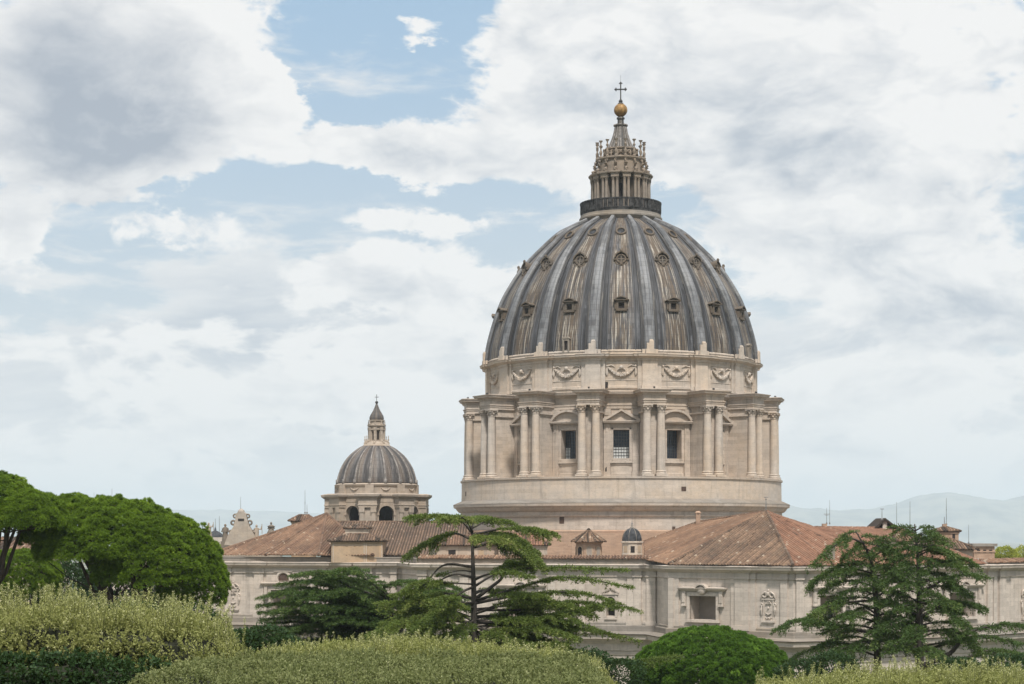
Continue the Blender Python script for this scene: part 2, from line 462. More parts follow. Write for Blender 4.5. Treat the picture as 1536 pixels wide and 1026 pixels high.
M['tile_old'] = tiles('old_terracotta_tiles', (0.17, 0.108, 0.071), (0.30, 0.192, 0.124), (0.086, 0.056, 0.040), (0.115, 0.092, 0.068))
M['steel'] = plain('galvanised_steel', (0.22, 0.22, 0.22), 0.5, metal=0.5)
M['bark_pine'] = bark('pine_bark', (0.035, 0.026, 0.022), (0.085, 0.062, 0.05))
M['bark_cedar'] = bark('cedar_bark', (0.026, 0.022, 0.019), (0.07, 0.06, 0.05))
M['pine'] = foliage('pine_needles', (0.055, 0.110, 0.010), (0.235, 0.365, 0.028), 0.36, tip=(0.36, 0.48, 0.05))
M['pine_young'] = foliage('bright_pine_needles', (0.042, 0.105, 0.012), (0.150, 0.295, 0.030), 0.34, tip=(0.26, 0.42, 0.06))
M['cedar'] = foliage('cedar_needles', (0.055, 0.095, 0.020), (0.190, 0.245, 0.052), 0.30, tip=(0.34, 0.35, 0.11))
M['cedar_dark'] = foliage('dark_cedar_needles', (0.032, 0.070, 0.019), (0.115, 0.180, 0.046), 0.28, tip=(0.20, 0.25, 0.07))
M['cypress'] = foliage('cypress_leaves', (0.012, 0.038, 0.014), (0.035, 0.075, 0.024), 0.15)
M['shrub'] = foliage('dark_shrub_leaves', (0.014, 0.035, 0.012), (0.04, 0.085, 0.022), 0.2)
M['hedge_tall'] = foliage('silvery_hedge_leaves', (0.19, 0.205, 0.055), (0.48, 0.485, 0.185), 0.4, tip=(0.72, 0.70, 0.40))
M['hedge_clip'] = foliage('clipped_hedge_leaves', (0.12, 0.145, 0.050), (0.31, 0.325, 0.135), 0.35, tip=(0.50, 0.50, 0.26))
M['twig_core'] = plain('hedge_twigs_and_core', (0.022, 0.024, 0.014), 0.95)
M['far_tree'] = foliage('far_tree_leaves', (0.20, 0.24, 0.02), (0.50, 0.50, 0.06), 0.3, tip=(0.65, 0.58, 0.08))
M['grass'] = plain('dry_grass', (0.075, 0.095, 0.035), 0.95, var=0.4, sc=0.6)

# ------------------------------------------------------------------ mesh building
class MB:
    def __init__(s):
        s.v, s.f, s.uv = [], [], []
        s.has_uv = False

    def add(s, verts, faces, uvs=None, Mx=None):
        o = len(s.v)
        if Mx is not None:
            verts = [tuple(Mx @ Vector(p)) for p in verts]
        s.v.extend(verts)
        for i, f in enumerate(faces):
            s.f.append(tuple(o + k for k in f))
            if uvs is not None:
                s.has_uv = True
                s.uv.append(uvs[i])
            else:
                s.uv.append(None)

    def box(s, x0, x1, y0, y1, z0, z1, Mx=None):
        v = [(x, y, z) for z in (z0, z1) for y in (y0, y1) for x in (x0, x1)]
        s.add(v, [(0, 2, 3, 1), (4, 5, 7, 6), (0, 1, 5, 4), (2, 6, 7, 3), (1, 3, 7, 5), (0, 4, 6, 2)], None, Mx)

    def frustum(s, c, w0, d0, w1, d1, z0, z1, Mx=None):
        x, y = c
        v = []
        for w, d, z in ((w0, d0, z0), (w1, d1, z1)):
            v += [(x - w, y - d, z), (x + w, y - d, z), (x + w, y + d, z), (x - w, y + d, z)]
        s.add(v, [(3, 2, 1, 0), (4, 5, 6, 7), (0, 1, 5, 4), (1, 2, 6, 5), (2, 3, 7, 6), (3, 0, 4, 7)], None, Mx)

    def lathe(s, prof, n=32, c=(0, 0), a0=0.0, a1=2 * PI, ucount=None, caps=True, Mx=None, rmod=None):
        full = abs(a1 - a0 - 2 * PI) < 1e-6
        m = n if full else n + 1
        vs, fs, us = [], [], []
        L = [0.0]
        for (r0, z0), (r1, z1) in zip(prof, prof[1:]):
            L.append(L[-1] + math.hypot(r1 - r0, z1 - z0))
        for k, (r, z) in enumerate(prof):
            for i in range(m):
                a = a0 + (a1 - a0) * i / n
                rr = r * (rmod(a) if rmod else 1.0)
                vs.append((c[0] + rr * math.sin(a), c[1] - rr * math.cos(a), z))
        for k in range(len(prof) - 1):
            for i in range(n):
                j = (i + 1) % m
                fs.append((k * m + i, k * m + j, (k + 1) * m + j, (k + 1) * m + i))
                if ucount:
                    u0, u1 = ucount * i / n + 0.5, ucount * (i + 1) / n + 0.5
                    us.append([(u0, L[k]), (u1, L[k]), (u1, L[k + 1]), (u0, L[k + 1])])
        if caps and full:
            if prof[-1][0] > 1e-4:
                fs.append(tuple((len(prof) - 1) * m + i for i in range(m)))
                if ucount: us.append([(0, 0)] * m)
            if prof[0][0] > 1e-4:
                fs.append(tuple(m - 1 - i for i in range(m)))
                if ucount: us.append([(0, 0)] * m)
        s.add(vs, fs, us if ucount else None, Mx)

    def sweep(s, path, prof, closed=False, side=1, cap=False, zs=None, Mx=None):
        """path: plan points; prof: (outward, z) points bottom to top; outward = right-hand side of travel when side=1"""
        n = len(path)
        P = [Vector((p[0], p[1])) for p in path]
        offs = []
        for i in range(n):
            dirs = []
            if closed or i > 0:
                dirs.append((P[i] - P[i - 1]).normalized())
            if closed or i < n - 1:
                dirs.append((P[(i + 1) % n] - P[i]).normalized())
            nr = [Vector((d.y, -d.x)) * side for d in dirs]
            if len(nr) == 1:
                offs.append(nr[0])
            else:
                b = (nr[0] + nr[1])
                b.normalize()
                offs.append(b / max(0.35, b.dot(nr[0])))
        vs = []
        for (d, z) in prof:
            for i in range(n):
                q = P[i] + offs[i] * d
                vs.append((q.x, q.y, z + (zs[i] if zs else 0)))
        fs = []
        cnt = n if closed else n - 1
        for k in range(len(prof) - 1):
            for i in range(cnt):
                j = (i + 1) % n
                f = (k * n + i, k * n + j, (k + 1) * n + j, (k + 1) * n + i)
                fs.append(f if side == 1 else f[::-1])
        if cap:
            fs.append(tuple((len(prof) - 1) * n + i for i in range(n)))
        s.add(vs, fs, None, Mx)

    def prism(s, poly, y0, y1, Mx=None):
        """poly in x,z extruded along y"""
        n = len(poly)
        v = [(x, y0, z) for x, z in poly] + [(x, y1, z) for x, z in poly]
        fs = [tuple(range(n)), tuple(range(2 * n - 1, n - 1, -1))]
        for i in range(n):
            j = (i + 1) % n
            fs.append((j, i, n + i, n + j))
        s.add(v, fs, None, Mx)

    def slab(s, poly, z0, z1, Mx=None):
        n = len(poly)
        v = [(x, y, z0) for x, y in poly] + [(x, y, z1) for x, y in poly]
        fs = [tuple(range(n - 1, -1, -1)), tuple(range(n, 2 * n))]
        for i in range(n):
            j = (i + 1) % n
            fs.append((i, j, n + j, n + i))
        s.add(v, fs, None, Mx)

    def tube(s, pts, rad, n=8, Mx=None, cap=True):
        P = [Vector(p) for p in pts]
        rads = rad if isinstance(rad, (list, tuple)) else [rad] * len(P)
        vs, fs = [], []
        up = Vector((0.13, 0.21, 0.97))
        for i, p in enumerate(P):
            d = (P[min(i + 1, len(P) - 1)] - P[max(i - 1, 0)]).normalized()
            a = d.cross(up)
            if a.length < 0.1:
                a = d.cross(Vector((1, 0, 0)))
            a.normalize()
            b = d.cross(a)
            for k in range(n):
                t = 2 * PI * k / n
                q = p + (a * math.cos(t) + b * math.sin(t)) * rads[i]
                vs.append(tuple(q))
        for i in range(len(P) - 1):
            for k in range(n):
                l = (k + 1) % n
                fs.append((i * n + k, i * n + l, (i + 1) * n + l, (i + 1) * n + k))
        if cap:
            fs.append(tuple(range(n - 1, -1, -1)))
            fs.append(tuple((len(P) - 1) * n + k for k in range(n)))
        s.add(vs, fs, None, Mx)

    def ball(s, c, r, n=10, m=6, sz=1.0, Mx=None):
        prof = [(max(1e-5, r * math.sin(PI * k / m)), c[2] - r * sz * math.cos(PI * k / m)) for k in range(m + 1)]
        s.lathe(prof, n, (c[0], c[1]), caps=False, Mx=Mx)

    def ring(s, c, R0, r, n=20, m=6, Mx=None, a0=0.0, a1=2 * PI):
        """torus standing in the x-z plane, facing -y"""
        vs, fs = [], []
        full = abs(a1 - a0 - 2 * PI) < 1e-6
        cnt = n if full else n + 1
        for i in range(cnt):
            a = a0 + (a1 - a0) * i / n
            for k in range(m):
                t = 2 * PI * k / m
                q = R0 + r * math.cos(t)
                vs.append((c[0] + q * math.cos(a), c[1] + r * math.sin(t), c[2] + q * math.sin(a)))
        for i in range(n):
            j = (i + 1) % cnt
            for k in range(m):
                l = (k + 1) % m
                fs.append((i * m + k, i * m + l, j * m + l, j * m + k))
        s.add(vs, fs, None, Mx)

    def disc(s, c, r, n=20, Mx=None, sz=1.0):
        s.add([(c[0] + r * math.cos(2 * PI * i / n), c[1], c[2] + sz * r * math.sin(2 * PI * i / n)) for i in range(n)],
              [tuple(range(n))], None, Mx)

    def build(s, name, mat, parent=None, smooth=False, loc=None, autosmooth=None):
        me = bpy.data.meshes.new(name)
        me.from_pydata(s.v, [], s.f)
        if s.has_uv:
            l = me.uv_layers.new(name='UVMap')
            flat = []
            for f, u in zip(s.f, s.uv):
                for k in range(len(f)):
                    flat.extend(u[k] if u is not None else (0.0, 0.0))
            l.data.foreach_set('uv', flat)
        me.materials.append(M[mat] if isinstance(mat, str) else mat)
        if smooth:
            me.polygons.foreach_set('use_smooth', [True] * len(me.polygons))
            if autosmooth is not None:
                me.set_sharp_from_angle(angle=R(autosmooth))
        o = bpy.data.objects.new(name, me)
        COL.objects.link(o)
        if parent is not None:
            o.parent = parent
        if loc is not None:
            o.location = loc
        return o


def tag(o, label=None, cat=None, group=None, kind=None):
    for k, v in (('label', label), ('category', cat), ('group', group), ('kind', kind)):
        if v:
            o[k] = v
    return o


def thing(name, label, cat, loc=(0, 0, 0), group=None):
    o = bpy.data.objects.new(name, None)
    o.empty_display_size = 0.5
    COL.objects.link(o)
    o.location = loc
    return tag(o, label, cat, group)


def dup(o, parent, rz=None, loc=None):
    c = o.copy()
    COL.objects.link(c)
    c.parent = parent
    if rz is not None:
        c.rotation_euler = (0, 0, rz)
    if loc is not None:
        c.location = loc
    for ch in list(o.children):
        dup(ch, c)
    return c


def at(px, py, Y):
    return Vector(((px - 768) / K * Y, Y, EYE + (HZ - py) / K * Y))


def zat(py, Y):
    return EYE + (HZ - py) / K * Y


def xat(px, Y):
    return (px - 768) / K * Y


def wall_grid(mb, p0, p1, z0, z1, holes, depth=1.0, back=True, flip=False):
    """upright wall from plan point p0 to p1 (outside on the right of travel when looking from camera left to right),
    with real recesses: holes = (s0, s1, za, zb) in metres along the wall"""
    a, b = Vector(p0), Vector(p1)
    d = (b - a)
    L = d.length
    d.normalize()
    inn = Vector((-d.y, d.x))
    ss = sorted({0.0, L, *[h[0] for h in holes], *[h[1] for h in holes]})
    zz = sorted({z0, z1, *[h[2] for h in holes], *[h[3] for h in holes]})

    def pt(s_, z, dep=0.0):
        q = a + d * s_ + inn * dep
        return (q.x, q.y, z)
    for i in range(len(ss) - 1):
        for j in range(len(zz) - 1):
            cs, cz = (ss[i] + ss[i + 1]) / 2, (zz[j] + zz[j + 1]) / 2
            if any(h[0] < cs < h[1] and h[2] < cz < h[3] for h in holes):
                continue
            mb.add([pt(ss[i], zz[j]), pt(ss[i + 1], zz[j]), pt(ss[i + 1], zz[j + 1]), pt(ss[i], zz[j + 1])], [(0, 1, 2, 3)])
    for (s0, s1, za, zb) in holes:
        for q in ([(s0, za), (s0, zb)], [(s0, zb), (s1, zb)], [(s1, zb), (s1, za)], [(s1, za), (s0, za)]):
            (sa, z_a), (sb, z_b) = q
            mb.add([pt(sa, z_a), pt(sb, z_b), pt(sb, z_b, depth), pt(sa, z_a, depth)], [(0, 1, 2, 3)])


def frame_at(p0, p1, s_, dep=0.0):
    """matrix putting local x along a wall, local -y outwards, origin s_ metres along it at z=0"""
    a, b = Vector(p0), Vector(p1)
    d = (b - a).normalized()
    inn = Vector((-d.y, d.x))
    o = a + d * s_ + inn * dep
    return Matrix(((d.x, inn.x, 0, o.x), (d.y, inn.y, 0, o.y), (0, 0, 1, 0), (0, 0, 0, 1)))


def tile_facet(mb, poly, eave_dir=None, pitch=0.46, r=0.17, seg=3.0, ridge=True):
    """rows of half-round tiles clipped to one plane of roof; poly: 3D points, first edge is the eave"""
    P = [Vector(p) for p in poly]
    nrm = Vector((0, 0, 0))
    for i in range(len(P)):
        nrm += P[i].cross(P[(i + 1) % len(P)])
    nrm.normalize()
    if nrm.z < 0:
        nrm = -nrm
    u = Vector((-nrm.y, nrm.x, 0))
    if eave_dir is not None:
        u = Vector(eave_dir)
    u.normalize()
    v = nrm.cross(u).normalized()
    if v.z < 0:
        v = -v
        u = -u
    o = P[0]
    Q = [((p - o).dot(u), (p - o).dot(v)) for p in P]
    flat = [tuple(p - nrm * 0.03) for p in P]
    mb.add(flat, [tuple(range(len(P)))], [[(q[0], q[1]) for q in Q]])
    umin, umax = min(q[0] for q in Q), max(q[0] for q in Q)
    k0, k1 = math.floor(umin / pitch), math.ceil(umax / pitch)
    jr = random.Random(int(abs(o.x * 31 + o.y * 17)))
    for k in range(k0, k1):
        uc = (k + 0.5) * pitch
        hits = []
        for i in range(len(Q)):
            (a, b), (c, d) = Q[i], Q[(i + 1) % len(Q)]
            if (a - uc) * (c - uc) < 0:
                hits.append(b + (d - b) * (uc - a) / (c - a))
        if len(hits) < 2:
            continue
        v0, v1 = min(hits), max(hits)
        if v1 - v0 < 0.15:
            continue
        n = max(1, int((v1 - v0) / seg))
        rj, hj = jr.uniform(0.88, 1.12), jr.uniform(-0.03, 0.035)
        for j in range(n):
            va, vb = v0 + (v1 - v0) * j / n, v0 + (v1 - v0) * (j + 1) / n
            if j == 0:
                va += jr.uniform(-0.10, 0.04)
            vs, uvs = [], []
            for vv in (va, vb):
                for t in (0, 60, 120, 180):
                    w = math.cos(R(t)) * r * rj
                    h = math.sin(R(t)) * r * 0.95 + hj + 0.10 * mnoise.noise((uc * 0.16, vv * 0.16, o.x))
                    vs.append(tuple(o + u * (uc + w) + v * vv + nrm * h))
            fs = [(1, 0, 4, 5), (2, 1, 5, 6), (3, 2, 6, 7)]
            if j == 0:
                fs.append((0, 1, 2, 3))
            uvs = [[(uc, va), (uc, va), (uc, vb), (uc, vb)]] * 3 + ([[(uc, va)] * 4] if j == 0 else [])
            mb.add(vs, fs, uvs)


def ridge_tiles(mb, a, b, r=0.24):
    a, b = Vector(a), Vector(b)
    n = max(2, int((b - a).length / 0.5))
    o = len(mb.v)
    pts = [a + (b - a) * i / n + Vector((0, 0, 0.05)) for i in range(n + 1)]
    t = MB()
    t.tube([tuple(p) for p in pts], [r * (1.0 if i % 2 else 0.88) for i in range(n + 1)], 6)
    L = (b - a).length
    mb.add(t.v, t.f, [[(k * 0.37, (f[0] // 6) * 0.5) for k in range(len(f))] for f in t.f])

# ------------------------------------------------------------------ basilica: great dome
DY = 330.0
DS = DY / K
XC = xat(931, DY)
basilica = thing('basilica', 'huge travertine basilica with a ribbed grey lead dome, tiled roofs and a smaller dome', 'church', (XC, DY, 0))
UP = (0, 0, 0.485)


def zc(py):
    return 51 + (800 - py) * DS


def part(mb, name, mat, parent=basilica, smooth=False, loc=None, auto=None):
    if parent is basilica and loc is None:
        loc = UP
    return mb.build(name, mat, parent, smooth, loc, auto)


STEP = 2 * PI / 16
OFF = STEP / 2


def spline(pts, n):
    P = [np.array(p, float) for p in pts]
    P = [2 * P[0] - P[1]] + P + [2 * P[-1] - P[-2]]
    out = []
    segs = len(P) - 3
    for k in range(n + 1):
        t = k / n * segs
        i = min(int(t), segs - 1)
        f = t - i
        a, b, c, d = P[i:i + 4]
        out.append(tuple(0.5 * (2 * b + (c - a) * f + (2 * a - 5 * b + 4 * c - d) * f * f + (3 * b - a - 3 * c + d) * f ** 3)))
    return out


# base ring and cornice under the colonnade
b = MB()
b.lathe([(29.0, 45), (29.0, 50.9), (29.5, 50.95), (29.55, 51.3), (28.9, 51.55)], 96, caps=False)
part(b, 'lower_ring_wall', 'brick', smooth=True, auto=30)
b = MB()
b.lathe([(28.85, 51.4), (28.85, 53.7), (29.15, 53.8), (29.2, 54.1), (29.05, 54.15), (29.05, 54.6), (29.45, 54.75), (29.75, 55.05),
         (30.0, 55.45), (30.35, 55.55), (30.42, 55.95), (30.42, 56.02)], 128, caps=False)
part(b, 'base_cornice', 'stone', smooth=True, auto=25)
b = MB()
b.lathe([(30.45, 56.0), (30.45, 56.1), (29.0, 56.75)], 128, caps=False)
part(b, 'cornice_flashing', 'ledge', smooth=True)
b = MB()
b.lathe([(28.95, 56.6), (28.9, 60.05), (29.12, 60.12), (29.15, 60.42), (22.5, 60.5)], 128, caps=False)
part(b, 'pedestal', 'stone_pale', smooth=True, auto=30)
for (az, w, z0, z1, r) in ((-20.2, 0.42, 52.6, 54.2, 28.86), (21.0, 0.42, 58.0, 58.75, 28.94), (-72, 0.22, 57.6, 58.4, 28.94), (17.5, 0.26, 51.6, 52.1, 28.9)):
    b = MB()
    b.box(-w, w, -r - 0.03, -r + 0.7, z0, z1)
    o = part(b, 'vent_opening', 'door_brown')
    o.rotation_euler = (0, 0, R(az))

# drum wall with sixteen real window openings
RW = 23.2
WX, WZ0, WZ1 = 1.36, 63.65, 68.5
b = MB()
aw = math.asin(WX / RW)
for k in range(16):
    c = k * STEP
    cuts = [c - OFF, c - OFF * 0.7, c - aw, c, c + aw, c + OFF * 0.7, c + OFF]
    zs = [60.4, WZ0, WZ1, 72.6]
    for i in range(6):
        for j in range(3):
            if j == 1 and i in (2, 3):
                continue
            q = [(cuts[i], zs[j]), (cuts[i + 1], zs[j]), (cuts[i + 1], zs[j + 1]), (cuts[i], zs[j + 1])]
            b.add([(RW * math.sin(a), -RW * math.cos(a), z) for a, z in q], [(0, 1, 2, 3)])
b.lathe([(RW + 0.28, 60.4), (RW + 0.28, 61.1), (RW + 0.02, 61.2)], 96, caps=False)
b.lathe([(RW + 0.01, 62.5), (RW + 0.14, 62.55), (RW + 0.14, 62.8), (RW + 0.01, 62.85)], 96, caps=False)
b.lathe([(RW - 0.02, 72.0), (RW + 0.18, 72.05), (RW + 0.18, 72.55), (RW + 0.28, 72.6), (RW + 0.28, 72.8), (RW + 0.12, 72.85), (RW + 0.12, 73.9), (RW + 0.3, 74.0),
         (RW + 0.5, 74.35), (RW + 1.1, 74.45), (RW + 1.2, 74.75), (RW + 1.25, 74.88), (RW + 0.5, 75.1)], 128, caps=False)
part(b, 'drum_wall', 'stone', auto=20)

# windows
for kind in (0, 1):
    b = MB()
    y0, y1 = -RW - 0.22, -RW + 0.15
    fo = 2.02
    b.box(-fo, -WX, y0, y1, 63.0, 69.25)
    b.box(WX, fo, y0, y1, 63.0, 69.25)
    b.box(-WX, WX, y0, y1, WZ1, 69.25)
    b.box(-WX, WX, y0, y1, 63.0, WZ0)
    b.box(-fo - 0.12, fo + 0.12, y0 - 0.12, y1, 62.86, 63.12)
    b.box(-WX - 0.26, -WX - 0.02, y0 - 0.06, y1, 63.35, 68.9)
    b.box(WX + 0.02, WX + 0.26, y0 - 0.06, y1, 63.35, 68.9)
    b.box(-WX - 0.26, WX + 0.26, y0 - 0.06, y1, WZ1 + 0.02, 68.86)
    # recess: outer splay down to the glass
    d1 = -RW + 1.75
    b.box(-WX - 0.3, -WX, -RW + 0.152, d1, WZ0, WZ1)
    b.box(WX, WX + 0.3, -RW + 0.152, d1, WZ0, WZ1)
    b.box(-WX - 0.3, WX + 0.3, -RW + 0.152, d1, WZ1, WZ1 + 0.3)
    b.box(-WX - 0.3, WX + 0.3, -RW + 0.152, d1, WZ0 - 0.3, WZ0)
    # side brackets
    for s in (-1, 1):
        b.box(s * 2.45 - 0.18, s * 2.45 + 0.18, y0 - 0.16, y1, 68.1, 69.55)
        b.box(s * 2.45 - 0.14, s * 2.45 + 0.14, y0 - 0.10, y1, 66.7, 68.1)
    win = part(b, 'drum_window', 'stone')
    g = MB()
    g.box(-WX - 0.1, WX + 0.1, d1 - 0.06, d1 + 0.02, WZ0 - 0.1, WZ1 + 0.1)
    part(g, 'pane', 'glass', win)
    g = MB()  # pale panel painted as daylight seen through the far windows
    if kind == 0:
        g.box(-WX + 0.05, WX - 0.05, d1 - 0.075, d1 - 0.064, WZ0, WZ0 + 1.95)
    else:
        g.box(-WX + 0.05, -WX + 0.95, d1 - 0.075, d1 - 0.064, WZ0, WZ0 + 1.95)
    part(g, 'daylight_panel', 'daylight', win)
    g = MB()
    for i in range(1, 6):
        x = -WX + 2 * WX * i / 6
        g.box(x - 0.035, x + 0.035, d1 - 0.16, d1 - 0.08, WZ0, WZ1)
    for i in range(1, 9):
        z = WZ0 + (WZ1 - WZ0) * i / 9
        g.box(-WX, WX, d1 - 0.15, d1 - 0.09, z - 0.03, z + 0.03)
    part(g, 'grille', 'iron', win)
    g = MB()
    pw = 3.05
    yf = -RW - 0.95
    g.box(-pw, pw, yf, y1, 69.62, 69.82)
    g.box(-pw - 0.1, pw + 0.1, yf - 0.1, y1, 69.82, 70.02)
    g.box(-2.6, 2.6, y0 - 0.1, y1, 69.3, 69.62)
    if kind == 0:
        g.prism([(-pw + 0.1, 70.02), (pw - 0.1, 70.02), (0, 71.55)], yf + 0.55, y1)
        for s in (-1, 1):
            g.prism([(s * (pw + 0.12), 70.02), (s * (pw + 0.12), 70.28), (0, 71.98), (0, 71.62), (s * (pw - 0.35), 70.02)][::s], yf - 0.08, y1)
    else:
        arc = [(pw * math.sin(t), 68.55 + 3.25 * math.cos(t) * 1.0) for t in np.linspace(-1.18, 1.18, 15)]
        zb = 70.02
        sc = lambda q, k: (q[0] * k, zb + max(0.0, (q[1] - arc[0][1])) * k * 0.80)
        inner = [sc(q, 0.98) for q in arc]
        outer = [(q[0] * 1.09, zb + 0.22 + max(0.0, (q[1] - arc[0][1])) * 0.86) for q in arc]
        g.prism([(inner[0][0], zb - 0.01)] + inner + [(inner[-1][0], zb - 0.01)], yf + 0.55, y1)
        for i in range(len(arc) - 1):
            g.prism([inner[i], outer[i], outer[i + 1], inner[i + 1]], yf - 0.08, y1)
    part(g, 'pediment', 'stone', win)
    for k in range(16):
        if k % 2 != kind or k == kind:
            continue
        dup(win, basilica, k * STEP)
    win.rotation_euler = (0, 0, kind * STEP)


def column_mesh(mb, x, y, z0, z1, r, base_h, cap_h, n=20):
    """base mouldings, tapering shaft with entasis, leafy capital and abacus"""
    zb, zt = z0 + base_h, z1 - cap_h
    mb.box(x - r * 1.38, x + r * 1.38, y - r * 1.38, y + r * 1.38, z0, z0 + base_h * 0.3)
    prof = [(r * 1.34, z0 + base_h * 0.3), (r * 1.40, z0 + base_h * 0.42), (r * 1.32, z0 + base_h * 0.56), (r * 1.14, z0 + base_h * 0.62),
            (r * 1.14, z0 + base_h * 0.72), (r * 1.26, z0 + base_h * 0.80), (r * 1.22, z0 + base_h * 0.93), (r, zb)]
    for k in range(1, 9):
        t = k / 8
        prof.append((r * (1 - 0.16 * max(0, t - 0.3) ** 1.4 / 0.7 ** 1.4), zb + (zt - zb) * t))
    rt = r * 0.84
    prof += [(rt * 1.12, zt + 0.02), (rt * 1.12, zt + cap_h * 0.08), (rt * 0.98, zt + cap_h * 0.1), (rt * 1.02, zt + cap_h * 0.45), (rt * 1.16, zt + cap_h * 0.75),
             (rt * 1.42, zt + cap_h * 0.86)]
    mb.lathe(prof, n, (x, y), caps=False)
    zz = zt + cap_h * 0.86
    mb.box(x - rt * 1.42, x + rt * 1.42, y - rt * 1.42, y + rt * 1.42, zz, z1)
    for row, (za, zb2, rr) in enumerate(((0.08, 0.42, 1.04), (0.36, 0.70, 1.10))):
        for k in range(8):
            a = 2 * PI * (k + 0.5 * row) / 8
            Mx = Matrix.Translation((x, y, 0)) @ Matrix.Rotation(a, 4, 'Z')
            za_, zt_ = zt + cap_h * za, zt + cap_h * zb2
            mb.add([(-rt * 0.30, -rt * rr, za_), (rt * 0.30, -rt * rr, za_), (rt * 0.26, -rt * (rr + 0.22), zt_), (-rt * 0.26, -rt * (rr + 0.22), zt_),
                    (rt * 0.20, -rt * (rr + 0.42), zt_ - cap_h * 0.07), (-rt * 0.20, -rt * (rr + 0.42), zt_ - cap_h * 0.07),
                    (-rt * 0.26, -rt * (rr - 0.1), zt_), (rt * 0.26, -rt * (rr - 0.1), zt_)],
                   [(0, 1, 2, 3), (3, 2, 4, 5), (2, 3, 6, 7)], None, Mx)
    for sx in (-1, 1):
        for sy in (-1, 1):
            mb.ball((x + sx * rt * 1.18, y + sy * rt * 1.18, zt + cap_h * 0.72), rt * 0.26, 6, 4)


# sixteen buttresses, each with a pair of columns
b = MB()
b.box(-1.55, 1.55, -27.15, -22.6, 60.45, 72.45)
b.box(-1.7, 1.7, -27.3, -22.6, 60.45, 61.5)
b.box(-1.85, 1.85, -27.3, -22.6, 71.15, 71.45)
path = [(-1.86, -23.0), (-1.86, -28.42), (1.86, -28.42), (1.86, -23.0)]
prof = [(0.0, 72.42), (0.0, 72.75), (0.08, 72.8), (0.08, 73.05), (0.2, 73.12), (0.2, 73.25), (0.0, 73.3), (0.0, 74.0), (0.1, 74.06), (0.16, 74.3), (0.34, 74.42), (0.72, 74.48),
        (0.76, 74.70), (0.9, 74.82), (0.94, 74.96), (0.2, 75.08)]
b.sweep(path, prof, side=1)
b.add([(-1.7, -28.3, 75.1), (1.7, -28.3, 75.1), (1.7, -23, 75.1), (-1.7, -23, 75.1)], [(0, 1, 2, 3)])
b.add([(-1.86, -28.42, 72.43), (1.86, -28.42, 72.43), (1.86, -23, 72.43), (-1.86, -23, 72.43)], [(3, 2, 1, 0)])
# side pilasters against the drum wall, either side of the buttress
for s in (-1, 1):
    b.box(s * 2.2 - 0.55, s * 2.2 + 0.55, -RW - 0.32, -22.6, 60.6, 70.95)
    b.box(s * 2.2 - 0.68, s * 2.2 + 0.68, -RW - 0.45, -22.6, 70.95, 72.0)
    b.box(s * 2.2 - 0.66, s * 2.2 + 0.66, -RW - 0.45, -22.6, 60.6, 61.4)
but = part(b, 'buttress', 'stone')
c = MB()
column_mesh(c, -1.2, -27.8, 60.5, 72.42, 0.72, 0.95, 1.25)
part(c, 'column', 'stone_pale', but, True, auto=35)
c = MB()
column_mesh(c, 1.2, -27.8, 60.5, 72.42, 0.72, 0.95, 1.25)
part(c, 'column', 'stone_pale', but, True, auto=35)
c = MB()
c.box(-0.12, 0.12, -28.1, -27.8, 75.08, 75.22)
c.tube([(0, -28.15, 75.30), (0, -27.8, 75.34)], [0.13, 0.16], 8)
part(c, 'floodlight', 'iron', but)
for k in range(16):
    if k:
        dup(but, basilica, OFF + k * STEP)
but.rotation_euler = (0, 0, OFF)

# a few small doors and openings on the drum walk
for az, w, h, mat in ((-5.6, 0.42, 1.35, 'void'), (-39, 0.35, 1.5, 'stone_dark'), (40.5, 0.30, 1.6, 'void'), (50.5, 0.55, 2.1, 'stone_pale')):
    b = MB()
    pts = [(-w, 60.9), (w, 60.9), (w, 60.9 + h - w)] + [(w * math.cos(t), 60.9 + h - w + w * math.sin(t)) for t in np.linspace(0.3, PI - 0.3, 7)] + [(-w, 60.9 + h - w)]
    b.prism(pts, -RW - 0.42, -RW + 0.1)
    o = part(b, 'walk_door', mat)
    o.rotation_euler = (0, 0, R(az))

# attic with garlands
RA = 24.15
b = MB()
b.lathe([(RA, 74.7), (RA, 80.0), (RA + 0.1, 80.1), (RA + 0.1, 80.45), (RA + 0.45, 80.65), (RA + 0.85, 80.8), (RA + 0.9, 81.1), (RA + 0.98, 81.15), (RA + 0.4, 81.3), (RA + 0.4, 81.8), (RA + 0.2, 81.95)], 128, caps=False)
b.lathe([(RA, 75.35), (RA + 0.18, 75.4), (RA + 0.18, 75.75), (RA + 0.02, 75.85)], 128, caps=False)
att = part(b, 'attic_wall', 'stone', smooth=True, auto=25)
att.location = UP
b = MB()
for (w, d) in ((2.05, 0.22), (1.3, 0.5)):
    b.box(-w, w, -RA - d, -RA + 0.2, 75.2, 80.1)
path = [(-2.05, -23.9), (-2.05, -RA - 0.22), (-1.32, -RA - 0.24), (-1.32, -RA - 0.52), (1.32, -RA - 0.52), (1.32, -RA - 0.24), (2.05, -RA - 0.22), (2.05, -23.9)]
b.sweep(path, [(0, 80.05), (0.1, 80.1), (0.1, 80.45), (0.45, 80.65), (0.8, 80.8), (0.85, 81.1), (0.95, 81.18), (0.1, 81.34)], side=1)
b.box(-1.35, 1.35, -RA - 0.72, -RA + 0.2, 81.3, 81.98)
b.box(-1.45, 1.45, -RA - 0.62, -RA + 0.2, 75.2, 75.9)
